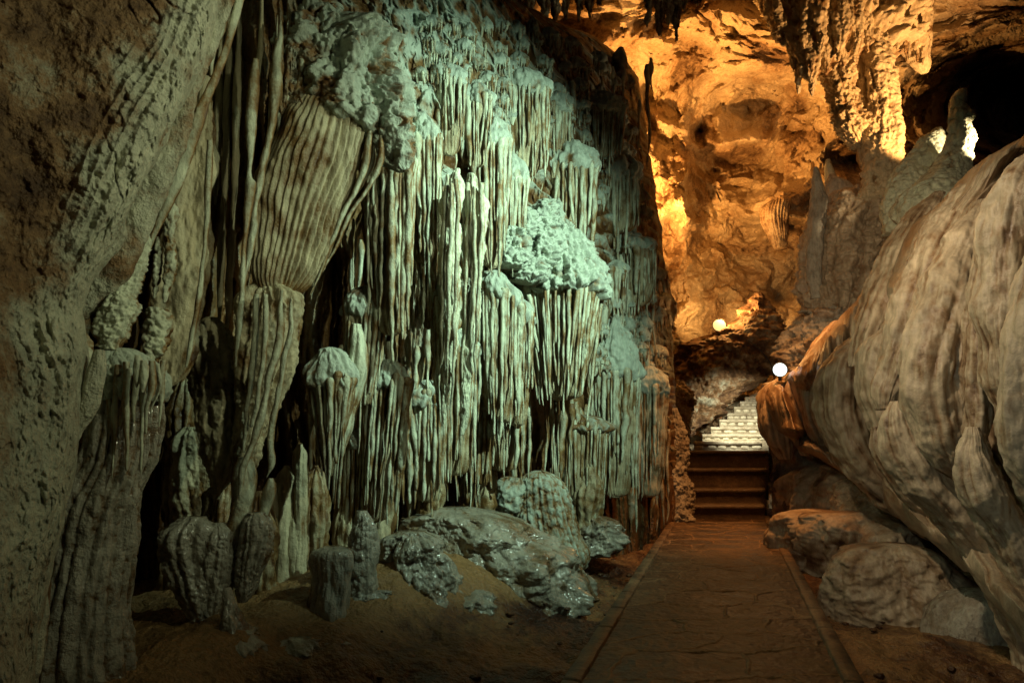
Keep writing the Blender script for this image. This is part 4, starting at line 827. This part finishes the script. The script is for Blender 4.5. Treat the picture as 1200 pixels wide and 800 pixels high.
# slim strands that fill between (repeats)
SG = 'slim dripstones filling the gaps between the curtains'
n = 0
for zone, cnt, lr in (((490, 770, 60, 300), 60, (35, 90)), ((400, 690, 220, 480), 80, (70, 200)), ((690, 770, 300, 480), 34, (40, 110)), ((345, 620, 430, 590), 50, (50, 130)), ((640, 785, 460, 590), 40, (35, 100))):
    for i in range(cnt):
        x = RNG.uniform(zone[0], zone[1]); y = RNG.uniform(zone[2], zone[3]-20); l = RNG.uniform(*lr); w = math.exp(RNG.normal(.75, .35))*(1.15 if x < 560 else .8)
        if (y < 200 and x < 520) or (600 < x < 715 and 215 < y < 345): continue
        l = min(l, 640-y)
        strand([(x, y-6, w), (x, y+4, w*2.1), (x+RNG.uniform(-2, 2), y+l*.25, w*RNG.uniform(1., 1.6)), (x+RNG.uniform(-3, 3), y+l*.55, w*RNG.uniform(.6, 1.4)), (x+RNG.uniform(-4, 4), y+l, w*.15)], 'slim dripstone hanging in a gap between the larger curtains of the massif', off=RNG.uniform(.02, .3), group=SG, side=9, step=1.7, crust=.1+.2*(y < 420), cfront=.9, wob=w*.9, rough=.5)
        n += 1
# small fringed ledges, upper right of the massif (repeats)
LG = 'small fringed ledges on the upper right of the massif'
k = 0
for y in range(36, 440, 17):
    xr = np.interp(y, [30, 70, 90, 150, 250, 350, 450], [655, 728, 742, 750, 764, 778, 784])-8
    x = 480 + RNG.uniform(0, 20) if y < 100 else (560 + RNG.uniform(0, 25) if y < 160 else 688 + RNG.uniform(0, 10))
    while x < xr-8:
        rx = RNG.uniform(7, 13)
        if not (600 < x < 715 and 240 < y < 345):
            curtain('small fringed ledge on the crowded upper right face of the massif', x+rx, y+RNG.uniform(-8, 8), rx, RNG.uniform(7, 12), RNG.uniform(14, 26), max(5, int(rx*.6)), off=RNG.uniform(.1, .3), tw=1.9, conv=1., group=LG, skirt=False, one=True, name='fringed_ledge', cat='flowstone ledge', pop=.02, crust=.8, asp=.5)
            k += 1
        x += rx*RNG.uniform(1.7, 2.4)
print('strands', n, 'ledges', k)

# clods and rubble on the mud either side of the walkway
lst = []
m0 = (G['L0']+G['R0'])[:2]/2
for i in range(260):
    a = RNG.uniform(-1.5, 8.5); sd = RNG.choice([-1, 1]); d = sd*(1.0+abs(RNG.normal(0, .8)))
    x, y = m0 + dirp*a + nrm*d
    if y < 2: continue
    z = float(floorz(x, y)); r = .012+.03*RNG.rand()**2.5; c0 = np.array([x, y, z+r*.4])
    ph = np.linspace(.02, math.pi-.02, 7)[:, None]; th = np.linspace(0, 2*math.pi, 9, endpoint=False)[None]
    U = np.stack([np.sin(ph)*np.cos(th), np.sin(ph)*np.sin(th), np.cos(ph)*.6+0*th], -1); U = U*(1+.5*fbm(U+i, 1.3, 2, 7))[..., None]
    V = (c0+U*r*np.array([RNG.uniform(.8, 1.5), 1, 1])).reshape(-1, 3); j = np.arange(9); j2 = (j+1) % 9
    V = np.vstack([V, V[:9].mean(0), V[-9:].mean(0)])
    T = np.vstack([np.stack([np.full(9, 63), j, j2, j2], -1), np.stack([np.full(9, 64), 54+j2, 54+j, 54+j], -1)])
    lst.append((V, quads(7, 9, True), T, np.full(len(V), RNG.uniform(0, .5))))
tag(mesh_qt('rubble', *merge(lst), M_MUD, None), kind='stuff')
# ---------- lamps ----------
def boxm(c, ax, ay, az, sx, sy, sz, bev=.12):
    import itertools
    bm = bmesh.new(); bmesh.ops.create_cube(bm, size=1)
    for v in bm.verts: v.co = (v.co.x*sx, v.co.y*sy, v.co.z*sz)
    bmesh.ops.bevel(bm, geom=bm.edges[:], offset=min(sx, sy, sz)*bev, segments=2, affect='EDGES')
    for v in bm.verts:
        p = np.array(c)+np.array(ax)*v.co.x+np.array(ay)*v.co.y+np.array(az)*v.co.z; v.co = p
    return bm
import bmesh
def bmlink(name, bm, mat, root):
    me = bpy.data.meshes.new(name); off = root.location
    for v in bm.verts: v.co -= off
    bm.to_mesh(me); bm.free(); me.materials.append(mat); o = bpy.data.objects.new(name, me); C.objects.link(o); o.parent = root; return o
def flood(px, py, D, aim, glass, label, r):
    from mathutils import Matrix
    c = at(px, py, D); f = np.array(aim)-c; f /= np.linalg.norm(f); s = np.cross(f, [0, 0, 1.]); s /= np.linalg.norm(s); u = np.cross(s, f)
    root = empty('flood_lamp', c-np.array([0, 0, r*1.6]), label, 'lamp')
    def lathe(name, prof, mat, k=28):
        a = np.linspace(0, 2*math.pi, k, endpoint=False)[None, :, None]; pr = np.array(prof)[:, None, :]
        V = c + f*pr[..., 0:1] + (s*np.cos(a)+u*np.sin(a))*pr[..., 1:2]
        return part(name, V, quads(len(prof), k, True), mat, root)
    lathe('housing', [(-.16, .002), (-.16, r*.5), (-.12, r*.8), (-.03, r*1.1), (.0, r*1.12)], M_METAL)
    lathe('rim', [(-.005, r*1.12), (.02, r*1.12), (.022, r*1.02), (.0, r*1.0)], M_METAL)
    lathe('bulb', [(.001, r*1.0), (.018, r*.85), (.03, r*.5), (.034, .002)], glass)
    bmlink('bracket', boxm(c-u*r*1.35-f*.06, s, f, u, r*.5, .03, r*.9), M_METAL, root)
    return c, f
cW, fW = flood(843, 381, 16.4, (1.5, 0, 7), M_GWARM, 'orange flood lamp shining on top of the rock outcrop, left of the stairs', .15)
cC, fC = flood(914, 433, 10.9, (2.2, 4, 1.5), M_GCOOL, 'cool white flood lamp on the rocks right of the stairs', .105)
tag(solid('lamp_cable', M_CABLE, None, pts=[(848, 386, .7), (862, 392, .7), (884, 404, .7), (902, 424, .7), (906, 440, .7)], D=15.2, rough=0, step=2, side=8), 'thin black cable running over the outcrop between the two lamps', 'cable')

def lamp(kind, loc, col, W, size=.1, aim=None, spot=None, blend=.6):
    l = bpy.data.lights.new('light', kind); l.energy = W; l.color = col; l.shadow_soft_size = size
    if kind == 'SPOT': l.spot_size = rad(spot); l.spot_blend = blend
    o = bpy.data.objects.new('light', l); C.objects.link(o); o.location = [float(v) for v in loc]
    if aim is not None:
        from mathutils import Vector
        o.rotation_euler = (Vector([float(v) for v in aim])-o.location).to_track_quat('-Z', 'Y').to_euler()
    return o
GREEN = (.68, 1., .77)
WARM = (1., .50, .15)
lamp('SPOT', (3.1, 4.2, 5.0), GREEN, 1850, .05, at(600, 320, 7.5), 84, 1)          # cool flood high on the right, on the curtains
lamp('SPOT', (2.8, 3.0, 4.4), (.88, 1., .66), 300, .05, at(310, 240, 5.2), 62, 1)        # weak fill added near it, on the left curtains
lamp('SPOT', (1.9, 2.0, 4.1), (.94, 1., .62), 170, .06, at(90, 210, 3.4), 70, 1)    # dim fill added for the brown left rock
lamp('SPOT', (.5, 4.3, 4.9), (1., .80, .52), 430, .06, at(1120, 400, 5.6), 66, 1)
lamp('SPOT', (-1.0, .8, 3.1), (.85, .95, .80), 130, .08, at(1170, 430, 5), 54, 1) # neutral, right flowstone
lamp('SPOT', at(843, 366, 16.4), WARM, 420, .06, at(850, 200, 18), 165, .3)
lamp('SPOT', at(899, 430, 13.5), (1., .95, .72), 560, .05, at(858, 496, 15.9), 60, .8)
lamp('SPOT', at(1215, 190, 9.8), (1., .50, .17), 1500, .05, at(990, 20, 13), 66, .25)  # hidden behind the right wall: column and ceiling
lamp('SPOT', at(1190, 168, 9.4), (1., .74, .42), 170, .04, at(1112, 172, 9.9), 66, .3)  # its companion on the stalagmites
lamp('SPOT', at(766, 300, 16.), (1., .43, .10), 3700, .06, at(785, 120, 17.5), 132, .8)  # hidden behind the massif, on the ceiling
lamp('POINT', at(850, 366, 16.3), WARM, 60, .1)        # point added in front of the orange lamp to widen its glow
lamp('SPOT', at(885, 200, 10.0), (1., .40, .11), 820, .3, at(885, 600, 11.5), 74, .9)  # added warm lamp without fixture, brightens walkway and lower steps
lamp('SPOT', (.3, 1., 2.9), (1., .76, .46), 1150, .08, at(1000, 310, 12), 26, .9)   # neutral warm, grey buttress     

# ---------- world, camera, colour ----------
sc = bpy.context.scene
w = bpy.data.worlds.new('World'); sc.world = w; w.use_nodes = True
bg = w.node_tree.nodes['Background']; bg.inputs[0].default_value = (.5, .7, .75, 1); bg.inputs[1].default_value = .004
cam = bpy.data.cameras.new('camera'); cam.lens = 24; cam.sensor_width = 36; cam.clip_end = 200
co = bpy.data.objects.new('camera', cam); C.objects.link(co); co.location = (0, 0, CAMZ); co.rotation_euler = (rad(90+8), 0, 0); sc.camera = co
sc.view_settings.view_transform = 'Standard'; sc.view_settings.look = 'None'; sc.view_settings.exposure = 0; sc.view_settings.gamma = 1
sc.render.engine = 'CYCLES'; sc.cycles.max_bounces = 4; sc.cycles.diffuse_bounces = 3
